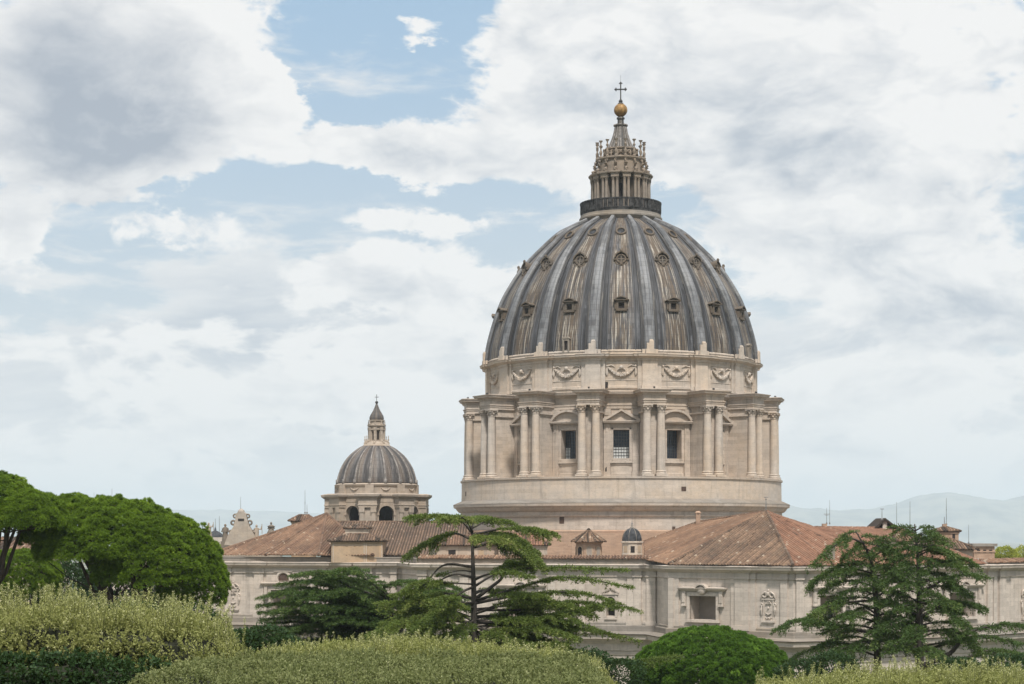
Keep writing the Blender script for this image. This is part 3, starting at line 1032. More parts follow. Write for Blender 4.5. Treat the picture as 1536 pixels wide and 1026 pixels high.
# stone stump at the foot of the rib
b.box(-0.78, 0.78, -RA - 1.15, -RA + 0.2, 81.2, 82.0)
b.box(-0.62, -0.20, -RA - 1.05, -RA + 0.6, 81.98, 83.0)
b.box(-0.20, 0.56, -RA - 1.12, -RA + 0.6, 81.98, 83.35)
b.frustum((0.16, -RA - 0.6), 0.34, 0.46, 0.26, 0.36, 83.35, 83.6)
pil = part(b, 'attic_pilaster', 'stone_pale')
for k in range(1, 16):
    dup(pil, basilica, OFF + k * STEP)
pil.rotation_euler = (0, 0, OFF)
# swags
g = MB()
rs = np.random.default_rng(3)
pts, rad = [], []
for i in range(25):
    t = -1 + 2 * i / 24
    x = 2.15 * t
    y = -math.sqrt((RA + 0.16) ** 2 - x * x)
    pts.append((x, y, 78.9 - 1.25 * (1 - t * t)))
    rad.append((0.15 + 0.17 * (1 - abs(t) ** 1.5)) * (1.18 if i % 2 else 0.85))
g.tube(pts, rad, 8)
for p, r_ in zip(pts, rad):
    for _ in range(3):
        g.ball((p[0] + rs.uniform(-.1, .1), p[1] - r_ * 0.7, p[2] + rs.uniform(-r_, r_)), 0.11, 6, 4)
for s in (-1, 1):
    x = s * 2.4
    y = -math.sqrt((RA + 0.12) ** 2 - x * x)
    g.tube([(x, y, 79.15), (x + s * 0.02, y, 78.6), (x + s * 0.05, y, 78.05), (x, y, 77.6)], [0.09, 0.16, 0.26, 0.10], 7)
    g.tube([(x, y, 79.15), (x - s * 0.7, y - 0.06, 79.35), (x - s * 1.3, y - 0.1, 79.05)], [0.07, 0.10, 0.05], 6)
    g.ball((x, y - 0.05, 79.2), 0.2, 8, 5)
g.ball((0, -RA - 0.22, 78.95), 0.36, 10, 6)
g.tube([(-0.7, -RA - 0.12, 78.5), (-0.35, -RA - 0.2, 78.75), (0.35, -RA - 0.2, 78.75), (0.7, -RA - 0.12, 78.5)], [0.06, 0.13, 0.13, 0.06], 6)
# panel border
for (x0, x1, z0, z1) in ((-2.95, 2.95, 79.62, 79.78), (-2.95, 2.95, 76.75, 76.88), (-2.95, -2.82, 76.75, 79.78), (2.82, 2.95, 76.75, 79.78)):
    nseg = 6 if x1 - x0 > 1 else 1
    for i in range(nseg):
        xa, xb = x0 + (x1 - x0) * i / nseg, x0 + (x1 - x0) * (i + 1) / nseg
        xm = (xa + xb) / 2
        Mx = Matrix.Rotation(math.asin(xm / RA), 4, 'Z')
        w = (xb - xa) / 2 * 1.02
        g.box(-w, w, -RA - 0.07, -RA + 0.1, z0, z1, Mx)
gar = part(g, 'garland', 'stone_pale', smooth=True, auto=40)
for k in range(1, 16):
    dup(gar, basilica, k * STEP)
b = MB()
b.box(-0.36, 0.36, -RA - 0.25, -RA + 0.2, 75.5, 76.5)
o = part(b, 'attic_opening', 'void'); o.rotation_euler = (0, 0, R(-6.2))

# lead dome
RIB = [(206.5, 550), (205.6, 540), (203.4, 524), (198.8, 505), (191.3, 480), (181.3, 454), (168, 430), (149.5, 403), (128, 380), (99, 353), (79, 341.5), (60, 332)]
rprof = spline([(r * DS, zc(y)) for r, y in RIB], 44)
HS = 0.62
shell = []
for i, (r, z) in enumerate(rprof):
    r2, z2 = rprof[min(i + 1, 44)]
    r1, z1 = rprof[max(i - 1, 0)]
    tr, tz = r2 - r1, z2 - z1
    l = math.hypot(tr, tz)
    shell.append((r - tz / l * HS, z + tr / l * HS))


def shell_r(z):
    for (r0, z0), (r1, z1) in zip(shell, shell[1:]):
        if z0 <= z <= z1:
            return r0 + (r1 - r0) * (z - z0) / (z1 - z0)
    return shell[0][0]


def shell_n(z):
    (r0, z0), (r1, z1) = [(shell_r(z - 0.4), z - 0.4), (shell_r(z + 0.4), z + 0.4)]
    l = math.hypot(r1 - r0, z1 - z0)
    return (z1 - z0) / l, -(r1 - r0) / l


b = MB()
b.lathe([(24.6, 81.6)] + shell, 160, ucount=16, caps=False)
dome = part(b, 'dome_shell', 'lead', smooth=True)
dome.location = UP


def rib_strip(SEC, wk, u0):
    mb_ = MB()
    vs, fs, us = [], [], []
    cum = pc = 0
    for i, (r, z) in enumerate(shell):
        r2, z2_ = shell[min(i + 1, 44)]
        r1, z1_ = shell[max(i - 1, 0)]
        l = math.hypot(r2 - r1, z2_ - z1_)
        nr, nz = (z2_ - z1_) / l, -(r2 - r1) / l
        if i:
            cum += math.hypot(shell[i][0] - shell[i - 1][0], shell[i][1] - shell[i - 1][1])
        w = wk * (0.50 + (1.30 - 0.50) * (r - shell[-1][0]) / (shell[0][0] - shell[-1][0]))
        for (q, h) in SEC:
            vs.append((q * w, -(r + nr * h * HS), z + nz * h * HS))
        if i:
            m = len(SEC)
            for k in range(m - 1):
                fs.append(((i - 1) * m + k, (i - 1) * m + k + 1, i * m + k + 1, i * m + k))
                ua, ub = u0 + SEC[k][0] * w * 0.11, u0 + SEC[k + 1][0] * w * 0.11
                us.append([(ua, pc), (ub, pc), (ub, cum), (ua, cum)])
        pc = cum
    mb_.add(vs, fs, us)
    return mb_


rib = part(rib_strip([(-0.74, -0.2), (-0.70, 0.72), (-0.50, 0.98), (-0.22, 1.05), (0.22, 1.05), (0.50, 0.98), (0.70, 0.72), (0.74, -0.2)], 1.0, 0.5), 'rib', 'lead_rib', dome, True, auto=40)
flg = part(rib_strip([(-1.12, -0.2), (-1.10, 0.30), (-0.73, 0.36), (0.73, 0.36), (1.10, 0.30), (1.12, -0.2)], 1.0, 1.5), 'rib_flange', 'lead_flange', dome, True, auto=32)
for k in range(1, 16):
    dup(rib, dome, OFF + k * STEP)
    dup(flg, dome, OFF + k * STEP)
rib.rotation_euler = (0, 0, OFF)
flg.rotation_euler = (0, 0, OFF)
# narrow raised rolls either side of every rib
rm = MB()
for s in (-1, 1):
    pts = []
    for i in range(0, 45, 2):
        r, z = shell[i]
        a = s * OFF * 0.50
        pts.append(((r + 0.03) * math.sin(a), -(r + 0.03) * math.cos(a), z))
    rm.tube(pts, 0.11, 5)
roll = part(rm, 'lead_roll', 'lead_rib', dome, True)
for k in range(1, 16):
    dup(roll, dome, k * STEP)

# three rows of dormers on every panel
zA, zB, zC = 89.5, 98.0, 103.7


def tilt(z, amount):
    nr, nz = shell_n(z)
    ang = math.atan2(nz, nr) * amount
    return Matrix.Translation((0, -shell_r(z), z)) @ Matrix.Rotation(-ang, 4, 'X')


d = MB()
T1 = tilt(zA, 0.18)
for (x0, x1, z0, z1) in ((-0.85, -0.5, -0.75, 0.85), (0.5, 0.85, -0.75, 0.85), (-0.5, 0.5, 0.5, 0.85), (-0.5, 0.5, -0.75, -0.5)):
    d.box(x0, x1, -0.55, 1.6, z0, z1, T1)
d.box(-1.0, 1.0, -0.65, 1.6, -0.92, -0.72, T1)
d.box(-1.25, 1.25, -0.85, 2.0, 0.85, 0.97, T1)
d.prism([(-1.0, 0.97), (1.0, 0.97), (0.45, 1.28), (0, 1.36), (-0.45, 1.28)], -0.45, 2.6, T1)
d.prism([(-1.3, 0.97), (-1.0, 0.97), (-0.45, 1.28), (0, 1.37), (0.45, 1.28), (1.0, 0.97), (1.3, 0.97), (0.6, 1.42), (0, 1.55), (-0.6, 1.42)], -0.9, 2.4, T1)
for s in (-1, 1):
    d.box(s * 1.0 - 0.16, s * 1.0 + 0.16, -0.42, 1.2, -0.6, 0.55, T1)
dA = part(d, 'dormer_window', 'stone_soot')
q = MB()
q.box(-0.55, 0.55, -0.12, -0.07, -0.55, 0.55, T1)
part(q, 'opening', 'void', dA)

d = MB()
T2 = tilt(zB, 0.45)
d.ring((0, -0.35, 0), 0.74, 0.20, 20, 6, T2)
d.prism([(0.95 * math.cos(t), 0.95 * math.sin(t)) for t in np.linspace(0, 2 * PI, 17)[:-1]], -0.3, 1.4, T2)
arc = [(1.22 * math.cos(t), 0.15 + 1.18 * math.sin(t)) for t in np.linspace(0.05, PI - 0.05, 11)]
for a, c_ in zip(arc, arc[1:]):
    d.prism([a, c_, (c_[0] * 0.82, c_[1] * 0.82), (a[0] * 0.82, a[1] * 0.82)], -0.75, 1.8, T2)
for s in (-1, 1):
    d.ball((s * 1.05, -0.2, -0.05), 0.32, 8, 5, 1.0, T2)
    d.tube([(s * 0.95, -0.15, -0.5), (s * 0.7, -0.25, -0.95), (s * 0.3, -0.25, -1.1)], [0.2, 0.2, 0.12], 7, T2)
d.ball((0, -0.35, -1.05), 0.34, 8, 5, 1.0, T2)
d.ball((0, -0.8, 1.32), 0.26, 8, 5, 1.2, T2)
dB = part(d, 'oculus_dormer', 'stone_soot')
q = MB()
q.disc((0, -0.34, 0), 0.62, 18, T2)
part(q, 'opening', 'void', dB)
q = MB()
q.box(-0.04, 0.04, -0.42, -0.36, -0.62, 0.62, T2)
q.box(-0.62, 0.62, -0.42, -0.36, -0.04, 0.04, T2)
q.box(-0.62, 0.62, -0.42, -0.36, -0.32, -0.25, T2)
part(q, 'bars', 'ledge', dB)

d = MB()
T3 = tilt(zC, 0.85)
d.ring((0, -0.2, 0), 0.80, 0.19, 18, 6, T3)
d.prism([(0.78 * math.cos(t), 0.78 * math.sin(t)) for t in np.linspace(0, 2 * PI, 17)[:-1]], -0.08, 0.5, T3)
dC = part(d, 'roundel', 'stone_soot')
q = MB()
q.disc((0, -0.10, 0), 0.64, 18, T3)
part(q, 'opening', 'lead_plain', dC)
for dd in (dA, dB, dC):
    for k in range(1, 16):
        dup(dd, basilica, k * STEP)
for az in (-22.5, 67.5):
    d = MB()
    rr = shell_r(82.6)
    d.box(-0.6, -0.34, -rr - 0.3, -rr + 1.2, 81.7, 84.0)
    d.box(0.34, 0.6, -rr - 0.3, -rr + 1.2, 81.7, 84.0)
    d.box(-0.34, 0.34, -rr - 0.3, -rr + 1.2, 83.65, 84.0)
    d.prism([(-0.75, 84.0), (0.75, 84.0), (0.4, 84.35), (-0.4, 84.35)], -rr - 0.4, -rr + 1.4)
    dd = part(d, 'dormer_door', 'ledge')
    dd.rotation_euler = (0, 0, R(az))
    q = MB()
    q.box(-0.34, 0.34, -rr - 0.05, -rr, 81.7, 83.65)
    part(q, 'opening', 'void', dd)

# ------------------------------------------------------------------ lantern
b = MB()
b.lathe([(6.9, 106.9), (7.35, 107.6), (7.55, 107.75), (7.55, 108.05), (7.35, 108.2), (7.3, 108.6)], 64, caps=False)
b.lathe([(7.3, 108.6), (4.0, 108.75)], 64, caps=False)
part(b, 'lantern_ledge', 'ledge', smooth=True, auto=30)
b = MB()
b.lathe([(7.3, 108.3), (7.3, 109.0), (7.36, 109.02), (7.36, 109.2), (7.2, 109.2), (7.2, 108.4)], 64, caps=False)
b.lathe([(7.22, 110.55), (7.42, 110.6), (7.42, 110.86), (7.2, 110.9), (7.15, 110.55), (7.22, 110.55)], 64, caps=False)
for k in range(48):
    a = 2 * PI * k / 48
    Mx = Matrix.Rotation(a, 4, 'Z')
    w = (0.44, 0.30, 0.46, 0.38)[k % 4]
    b.box(-w, w, -7.36, -7.12, 109.1, 110.6, Mx)
bal = part(b, 'balcony_parapet', 'parapet')
bal.location = UP
b = MB()
b.lathe([(3.55, 108.6), (3.55, 115.2)], 48, caps=False)
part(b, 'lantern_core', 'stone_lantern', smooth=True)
for k in range(16):
    d = MB()
    w = 0.46
    pts = [(-w, 109.6), (w, 109.6), (w, 113.6)] + [(w * math.cos(t), 113.6 + w * math.sin(t)) for t in np.linspace(0.3, PI - 0.3, 6)] + [(-w, 113.6)]
    d.prism(pts, -3.62, -3.3)
    if k == 0:
        lw = part(d, 'lantern_window', 'void')
    else:
        break
for k in range(1, 16):
    dup(lw, basilica, k * STEP)
c = MB()
c.box(-0.42, 0.42, -4.75, -3.4, 108.7, 114.9)
for x in (-0.36, 0.36):
    column_mesh(c, x, -5.18, 108.7, 115.0, 0.29, 0.4, 0.75, 12)
path = [(-0.72, -3.5), (-0.72, -5.5), (0.72, -5.5), (0.72, -3.5)]
c.sweep(path, [(0, 114.98), (0, 115.3), (0.06, 115.32), (0.06, 115.5), (0.26, 115.62), (0.3, 115.85), (0.05, 115.95)], side=1)
c.add([(-0.72, -5.5, 114.99), (0.72, -5.5, 114.99), (0.72, -3.5, 114.99), (-0.72, -3.5, 114.99)], [(3, 2, 1, 0)])
c.add([(-0.78, -5.55, 115.94), (0.78, -5.55, 115.94), (0.78, -3.5, 115.94), (-0.78, -3.5, 115.94)], [(0, 1, 2, 3)])
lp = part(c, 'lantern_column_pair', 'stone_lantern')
for k in range(1, 16):
    dup(lp, basilica, OFF + k * STEP)
lp.rotation_euler = (0, 0, OFF)
b = MB()
b.lathe([(3.55, 114.8), (4.5, 115.0), (4.5, 115.5), (4.85, 115.65), (4.9, 115.85), (4.4, 115.98), (4.3, 116.1), (4.2, 118.3), (4.45, 118.4), (4.6, 118.62), (4.6, 118.75), (4.2, 118.9),
         (3.0, 119.0), (2.9, 119.3), (2.75, 120.4), (2.95, 120.55), (2.95, 120.75), (2.3, 120.85)], 64, caps=False)
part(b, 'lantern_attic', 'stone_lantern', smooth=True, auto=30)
c = MB()
# scroll bracket, with the candle-stand above it
pts = [(0, -4.2, 118.3), (0, -4.75, 118.1), (0, -4.9, 117.6), (0, -4.55, 117.2), (0, -4.7, 116.7), (0, -5.2, 116.4), (0, -5.25, 116.05)]
c.tube(pts, [0.16, 0.26, 0.30, 0.24, 0.24, 0.3, 0.2], 8)
c.box(-0.3, 0.3, -5.2, -4.2, 115.95, 116.3)
vol = part(c, 'scroll_bracket', 'stone_lantern', smooth=True, auto=40)
c = MB()
c.lathe([(0.30, 118.75), (0.34, 119.0), (0.16, 119.15), (0.28, 119.6), (0.30, 119.8), (0.14, 120.15), (0.12, 120.6), (0.22, 120.75), (0.26, 121.0), (0.12, 121.15), (0.12, 121.5),
         (0.34, 121.8), (0.36, 121.9), (0.02, 121.95)], 10, (0, -4.32))
can = part(c, 'candle_stand', 'stone_lantern', smooth=True, auto=40)
c = MB()
for s in (-1, 1):
    c.ring((s * 0.26, -3.05, 119.9), 0.26, 0.11, 12, 6)
c.ball((0, -3.05, 120.55), 0.26, 8, 5)
c.tube([(0, -2.95, 119.0), (0, -3.15, 119.5), (0, -2.95, 120.4)], [0.25, 0.2, 0.16], 7)
cro = part(c, 'scroll_crest', 'stone_lantern', smooth=True)
for o_ in (vol, can, cro):
    for k in range(1, 16):
        dup(o_, basilica, OFF + k * STEP)
    o_.rotation_euler = (0, 0, OFF)
b = MB()
cp = spline([(2.4, 120.7), (2.0, 121.5), (1.55, 122.6), (1.22, 123.7), (1.0, 124.8)], 14)
b.lathe(cp, 48, ucount=16, caps=False)
b.lathe([(1.0, 124.75), (1.15, 124.95), (1.2, 125.2), (0.95, 125.3), (0.6, 125.35), (0.55, 126.2), (0.75, 126.35), (0.7, 126.6), (0.4, 126.75)], 24, ucount=4, caps=False)
sp = part(b, 'spire', 'lead_cone', smooth=True, auto=40)
c = MB()
c.tube([(0, -r - 0.02, z) for r, z in cp], [0.15] * 10 + [0.12] * 5, 6)
c.ball((0, -1.15, 125.15), 0.2, 6, 4)
sr = part(c, 'spire_rib', 'lead_rib_small', sp, True)
for k in range(1, 16):
    dup(sr, sp, OFF + k * STEP)
b = MB()
b.ball((0, 0, 127.95), 1.2, 28, 18)
for k in range(12):
    a = 2 * PI * k / 12
    b.tube([(1.205 * math.sin(t) * math.sin(a), -1.205 * math.sin(t) * math.cos(a), 127.95 - 1.205 * math.cos(t)) for t in np.linspace(0.2, PI - 0.2, 14)], 0.025, 4)
part(b, 'gilded_ball', 'gold', smooth=True)
b = MB()
b.lathe([(0.55, 129.0), (0.5, 129.2), (0.3, 129.4), (0.4, 129.6), (0.16, 129.9), (0.14, 130.0)], 12)
b.box(-0.11, 0.11, -0.09, 0.09, 129.9, 132.9)
b.box(-0.92, 0.92, -0.09, 0.09, 131.62, 131.84)
for (x, z) in ((-0.98, 131.73), (0.98, 131.73), (0, 132.95)):
    b.ball((x, 0, z), 0.17, 8, 5)
    dx, dz = (0, 0.22) if x else (0.22, 0)
    b.ball((x * 0.86 + dx, 0, (z - 0.14 if not x else z) + dz), 0.12, 6, 4)
    b.ball((x * 0.86 - dx, 0, (z - 0.14 if not x else z) - dz), 0.12, 6, 4)
b.tube([(0, 0, 132.9), (0, 0, 134.3)], 0.025, 5)
part(b, 'cross', 'iron')

# turn the whole drum and dome so that one bay looks straight at the garden terrace
for o in list(basilica.children):
    o.rotation_euler.z += R(-3.15)

# ------------------------------------------------------------------ basilica: small dome behind
D2 = 375.0
S2 = D2 / K
MX, MY = xat(565, D2), D2
MLOC = (MX - XC, MY - DY, 0.55)


def z2(py):
    return 51 + (800 - py) * S2


ROT8 = R(-5.7)
b = MB()
RO = 9.75          # corner radius of the octagon
corner = [(RO * math.sin(ROT8 + k * PI / 4), -RO * math.cos(ROT8 + k * PI / 4)) for k in range(8)]
FW = 2 * RO * math.sin(PI / 8)
AP = RO * math.cos(PI / 8)
zb, zt, sprg, hw = 44.0, 57.5, 55.0, 1.55
for k in range(8):
    a = ROT8 + (k + 0.5) * PI / 4
    Mx = Matrix.Rotation(a, 4, 'Z')
    w = FW / 2
    y0, y1 = -AP, -AP + 1.3
    arc = [(hw * math.cos(t), sprg + hw * math.sin(t)) for t in np.linspace(0, PI, 13)]
    for s in (-1, 1):
        x0, x1 = sorted((s * hw, s * w))
        b.box(x0, x1, y0, y1, zb, sprg, Mx)
    for (xa, za), (xb, zb_) in zip(arc, arc[1:]):
        b.prism([(xb, zb_), (xa, za), (xa, zt), (xb, zt)], y0, y1, Mx)
        b.prism([(xb, zb_), (xa, za), (xa * 1.16, sprg + (za - sprg) * 1.16), (xb * 1.16, sprg + (zb_ - sprg) * 1.16)], y0 - 0.14, y0 + 0.01, Mx)
    for s in (-1, 1):
        x0, x1 = sorted((s * hw, s * w))
        b.box(x0, x1, y0, y1, sprg, zt, Mx) if False else None
        b.box(min(x0, x1), max(x0, x1), y0 + 0.001, y1, sprg, zt, Mx)
        xo = sorted((s * (hw - 0.08), s * (hw + 0.5)))
        b.box(xo[0], xo[1], y0 - 0.18, y0 + 0.3, sprg - 0.35, sprg, Mx)
sd = part(b, 'small_drum_wall', 'stone_small', loc=MLOC)
b = MB()
b.lathe([(5.6, 44), (5.6, 58)], 16, caps=False)
part(b, 'small_drum_interior', 'void', sd)
cornp = [(c[0], c[1]) for c in corner]
b = MB()
b.sweep(cornp[::1], [(0.0, 57.2), (0.06, 57.3), (0.06, 58.0), (0.2, 58.3), (0.38, 58.5), (0.42, 58.85), (0.1, 59.02), (-2.2, 59.15)], closed=True, side=1)
part(b, 'small_drum_cornice', 'stone_small', loc=MLOC)
p_ = MB()
p_.box(-1.75, 1.75, -10.15, -8.2, 44, 57.3)
for s in (-1, 1):
    p_.box(s * 1.2 - 0.42, s * 1.2 + 0.42, -10.5, -10.0, 44, 55.2)
    p_.box(s * 1.2 - 0.56, s * 1.2 + 0.56, -10.62, -10.0, 55.2, 56.2)
p_.sweep([(-1.9, -8.5), (-1.9, -10.55), (1.9, -10.55), (1.9, -8.5)], [(0, 56.2), (0, 56.6), (0.1, 56.65), (0.1, 56.85), (0, 56.9), (0, 58.0), (0.2, 58.1), (0.6, 58.45), (0.68, 58.85), (0.1, 59.05)], side=1)
p_.add([(-1.9, -10.55, 56.21), (1.9, -10.55, 56.21), (1.9, -8.5, 56.21), (-1.9, -8.5, 56.21)], [(3, 2, 1, 0)])
p_.add([(-2.0, -10.6, 59.04), (2.0, -10.6, 59.04), (2.0, -8.5, 59.04), (-2.0, -8.5, 59.04)], [(0, 1, 2, 3)])
pier = part(p_, 'small_drum_pier', 'stone_small', loc=MLOC)
for k in range(1, 8):
    dup(pier, basilica, ROT8 + k * PI / 4)
pier.rotation_euler = (0, 0, ROT8)
b = MB()
b.lathe([(8.35, 58.9), (8.35, 60.4), (8.5, 60.5), (8.65, 60.75), (8.7, 60.95), (8.1, 61.2)], 64, caps=False)
sa = part(b, 'small_attic', 'stone_small', smooth=True, loc=MLOC, auto=30)
c = MB()
c.box(-0.9, 0.9, -8.65, -8.0, 58.95, 60.95)
ap = part(c, 'attic_strip', 'stone_small', sa)
c = MB()
c.tube([(-0.95, -8.36, 60.25), (-0.5, -8.42, 59.85), (0, -8.45, 59.72), (0.5, -8.42, 59.85), (0.95, -8.36, 60.25)], [0.08, 0.14, 0.17, 0.14, 0.08], 6)
ag = part(c, 'swag', 'stone_small', sa, True)
for k in range(8):
    if k:
        dup(ap, sa, ROT8 + k * PI / 4)
        dup(ag, sa, ROT8 + (k + 0.5) * PI / 4)
ap.rotation_euler = (0, 0, ROT8)
ag.rotation_euler = (0, 0, ROT8 + PI / 8)
b = MB()
pr = spline([(59 * S2, z2(725)), (58 * S2, z2(717)), (53.2 * S2, z2(702.6)), (44 * S2, z2(688)), (33.6 * S2, z2(678)), (23.5 * S2, z2(671)), (13.5 * S2, z2(667.5))], 26)
b.lathe(pr, 96, ucount=16, caps=False)
s_dome = part(b, 'small_dome_shell', 'lead_small', smooth=True, loc=MLOC)
c = MB()
c.tube([(0, -r - 0.02, z) for r, z in pr], [0.26 - 0.14 * i / 26 for i in range(27)], 6)
c.tube([(0.0, -pr[0][0] - 0.1, 61.0), (0, -pr[0][0] - 0.1, 62.0)], 0.35, 6)
srib = part(c, 'small_rib', 'lead_rib_small', s_dome, True)
for k in range(1, 16):
    dup(srib, s_dome, ROT8 + k * PI / 8)
srib.rotation_euler = (0, 0, ROT8)
b = MB()
b.lathe([(2.9, 69.0), (2.6, 69.5), (2.1, 69.9), (2.1, 70.1), (1.25, 70.15), (1.25, 72.3)], 24, caps=False)
b.lathe([(1.2, 72.25), (1.72, 72.3), (1.72, 72.5), (1.6, 72.55), (1.6, 72.95), (1.9, 73.1), (1.95, 73.3), (1.5, 73.4), (1.5, 74.1), (1.72, 74.2), (1.72, 74.35), (1.3, 74.4)], 32, caps=False)
sl_ = part(b, 'small_lantern', 'stone_small', smooth=True, loc=MLOC, auto=30)
c = MB()
c.box(-0.30, 0.30, -1.78, -1.1, 70.1, 72.3)
c.box(-0.36, 0.36, -1.85, -1.1, 72.3, 72.9)
c.tube([(0, -1.75, 70.15), (0, -2.3, 69.95), (0, -2.6, 69.5)], [0.2, 0.24, 0.2], 6)
c.lathe([(0.12, 73.35), (0.16, 73.6), (0.08, 73.75), (0.12, 73.95), (0.02, 74.2)], 8, (0, -1.7))
c.lathe([(0.12, 70.0), (0.16, 70.4), (0.07, 70.6), (0.10, 70.9), (0.02, 71.2)], 8, (0, -2.45))
lpier = part(c, 'small_lantern_pier', 'stone_small', sl_)
c = MB()
c.box(-0.27, 0.27, -1.29, -1.2, 70.3, 71.8)
c.prism([(0.27 * math.cos(t), 71.8 + 0.27 * math.sin(t)) for t in np.linspace(0, PI, 9)], -1.29, -1.2)
lwin = part(c, 'small_lantern_window', 'void', sl_)
for k in range(8):
    if k:
        dup(lpier, sl_, ROT8 + k * PI / 4)
        dup(lwin, sl_, ROT8 + (k + 0.5) * PI / 4)
lpier.rotation_euler = (0, 0, ROT8)
lwin.rotation_euler = (0, 0, ROT8 + PI / 8)
b = MB()
b.lathe(spline([(1.42, 74.35), (1.5, 74.7), (1.40, 75.2), (1.1, 75.75), (0.72, 76.4), (0.42, 77.1), (0.24, 77.6), (0.12, 77.8)], 18), 32, ucount=8, caps=False)
so_ = part(b, 'small_onion_roof', 'lead_small', smooth=True, loc=MLOC)
c = MB()
c.ball((0, 0, 78.05), 0.32, 12, 8)
c.box(-0.05, 0.05, -0.05, 0.05, 78.2, 79.7)
c.box(-0.42, 0.42, -0.05, 0.05, 79.1, 79.2)
part(c, 'small_cross', 'iron', so_)

# ------------------------------------------------------------------ basilica: outer wall
BL = (-XC, -DY, 0)
W = [(150, 297), (331, 286), (478, 281.5), (603, 279), (627, 266), (985, 257), (1003, 251), (1190, 239.5), (1320, 244), (1478, 256), (1640, 276)]
WP = [(xat(px, Y), Y) for px, Y in W]


def seg_s(i, px):
    """metres along wall segment i where the sight line of photo column px meets it"""
    a, c_ = Vector(WP[i]), Vector(WP[i + 1])
    d = c_ - a
    t = (px - 768) / K
    u = (a.x - t * a.y) / (t * d.y - d.x)
    return u * d.length


def seg_Y(i, px):
    a, c_ = Vector(WP[i]), Vector(WP[i + 1])
    return (a + (c_ - a) * (seg_s(i, px) / (c_ - a).length)).y


# windows: segment, px left/right, py top/bottom of the opening
WIN = [(1, 407, 446, 885, 924), (4, 762, 803, 889, 925), (6, 1035, 1075, 894, 929.5), (7, 1229, 1263, 893, 928), (8, 1423, 1461, 889, 925)]
holes = {i: [] for i in range(len(WP) - 1)}
for (i, pa, pb, ya, yb) in WIN:
    Y = seg_Y(i, (pa + pb) / 2)
    holes[i].append((seg_s(i, pa), seg_s(i, pb), zat(yb, Y), zat(ya, Y)))
NICHE = (4, 909.5, 922.5, 892, 924)
Yn = seg_Y(4, 916)
holes[4].append((seg_s(4, NICHE[1]), seg_s(4, NICHE[2]), zat(924, Yn), zat(895, Yn)))
b = MB()
for i in range(len(WP) - 1):
    wall_grid(b, WP[i], WP[i + 1], -3.0, 47.0, holes[i], 2.6 if i != 4 else 1.6)
wall = part(b, 'outer_wall', 'stone_body', loc=BL)
# rooms behind the openings
for i in holes:
    for h in holes[i]:
        r = MB()
        Mx = frame_at(WP[i], WP[i + 1], 0, 0)
        dep = 2.55 if i != 4 else 1.55
        r.box(h[0] - 0.3, h[1] + 0.3, dep, dep + 0.1, h[2] - 0.3, h[3] + 0.3, Mx)
        big = h[1] - h[0] > 2
        rm_ = part(r, 'window_recess' if big else 'niche_recess', 'room' if big else 'void', wall)
        if big:
            r = MB()
            w_ = h[1] - h[0]
            r.box(h[1] - w_ * 0.20, h[1] - 0.02, dep - 0.12, dep - 0.02, h[2], h[2] + (h[3] - h[2]) * 0.38, Mx)
            part(r, 'recess_door', 'void', wall)

# cornices swept along the plan
def cornice(prof, mat, name, i0=0, i1=len(WP)):
    c_ = MB()
    c_.sweep(WP[i0:i1], prof)
    return part(c_, name, mat, loc=BL)


ATT = [(0.0, 45.15), (0.16, 45.2), (0.16, 45.42), (0.10, 45.45), (0.10, 46.0), (0.34, 46.1), (0.55, 46.3), (0.85, 46.45), (0.92, 46.78), (1.0, 46.84), (1.0, 46.9), (0.0, 47.02)]
cornice(ATT, 'stone_body', 'attic_cornice')
MAINC = [(0.0, 34.0), (0.15, 34.1), (0.15, 34.6), (0.3, 34.7), (0.3, 35.6), (0.6, 35.9), (0.9, 36.2), (1.6, 36.4), (1.7, 36.9), (1.9, 37.05), (1.9, 37.15), (0.4, 37.5)]
cornice(MAINC[:-2], 'stone_body', 'main_cornice')
cornice(MAINC[-2:], 'ledge', 'main_cornice_top')
cornice([(0.5, 37.4), (0.48, 38.2), (0.3, 38.35), (0.3, 38.6), (0.0, 38.75)], 'ledge', 'attic_plinth')
# parapet above the cornice on the left and centre, flat deck behind
cornice([(0.25, 46.95), (0.25, 47.55), (0.33, 47.58), (0.33, 47.72), (-0.5, 47.75), (-0.5, 46.9)], 'ledge', 'roof_parapet', 0, 6)
cornice([(0.3, 46.95), (0.3, 47.2), (-0.5, 47.22), (-0.5, 46.9)], 'ledge', 'roof_parapet', 6, 11)
b = MB()
b.slab([(p[0], p[1] + 0.2) for p in WP] + [(WP[-1][0], 345), (WP[0][0], 345)], 46.6, 46.93)
part(b, 'roof_deck', 'ledge', loc=BL)

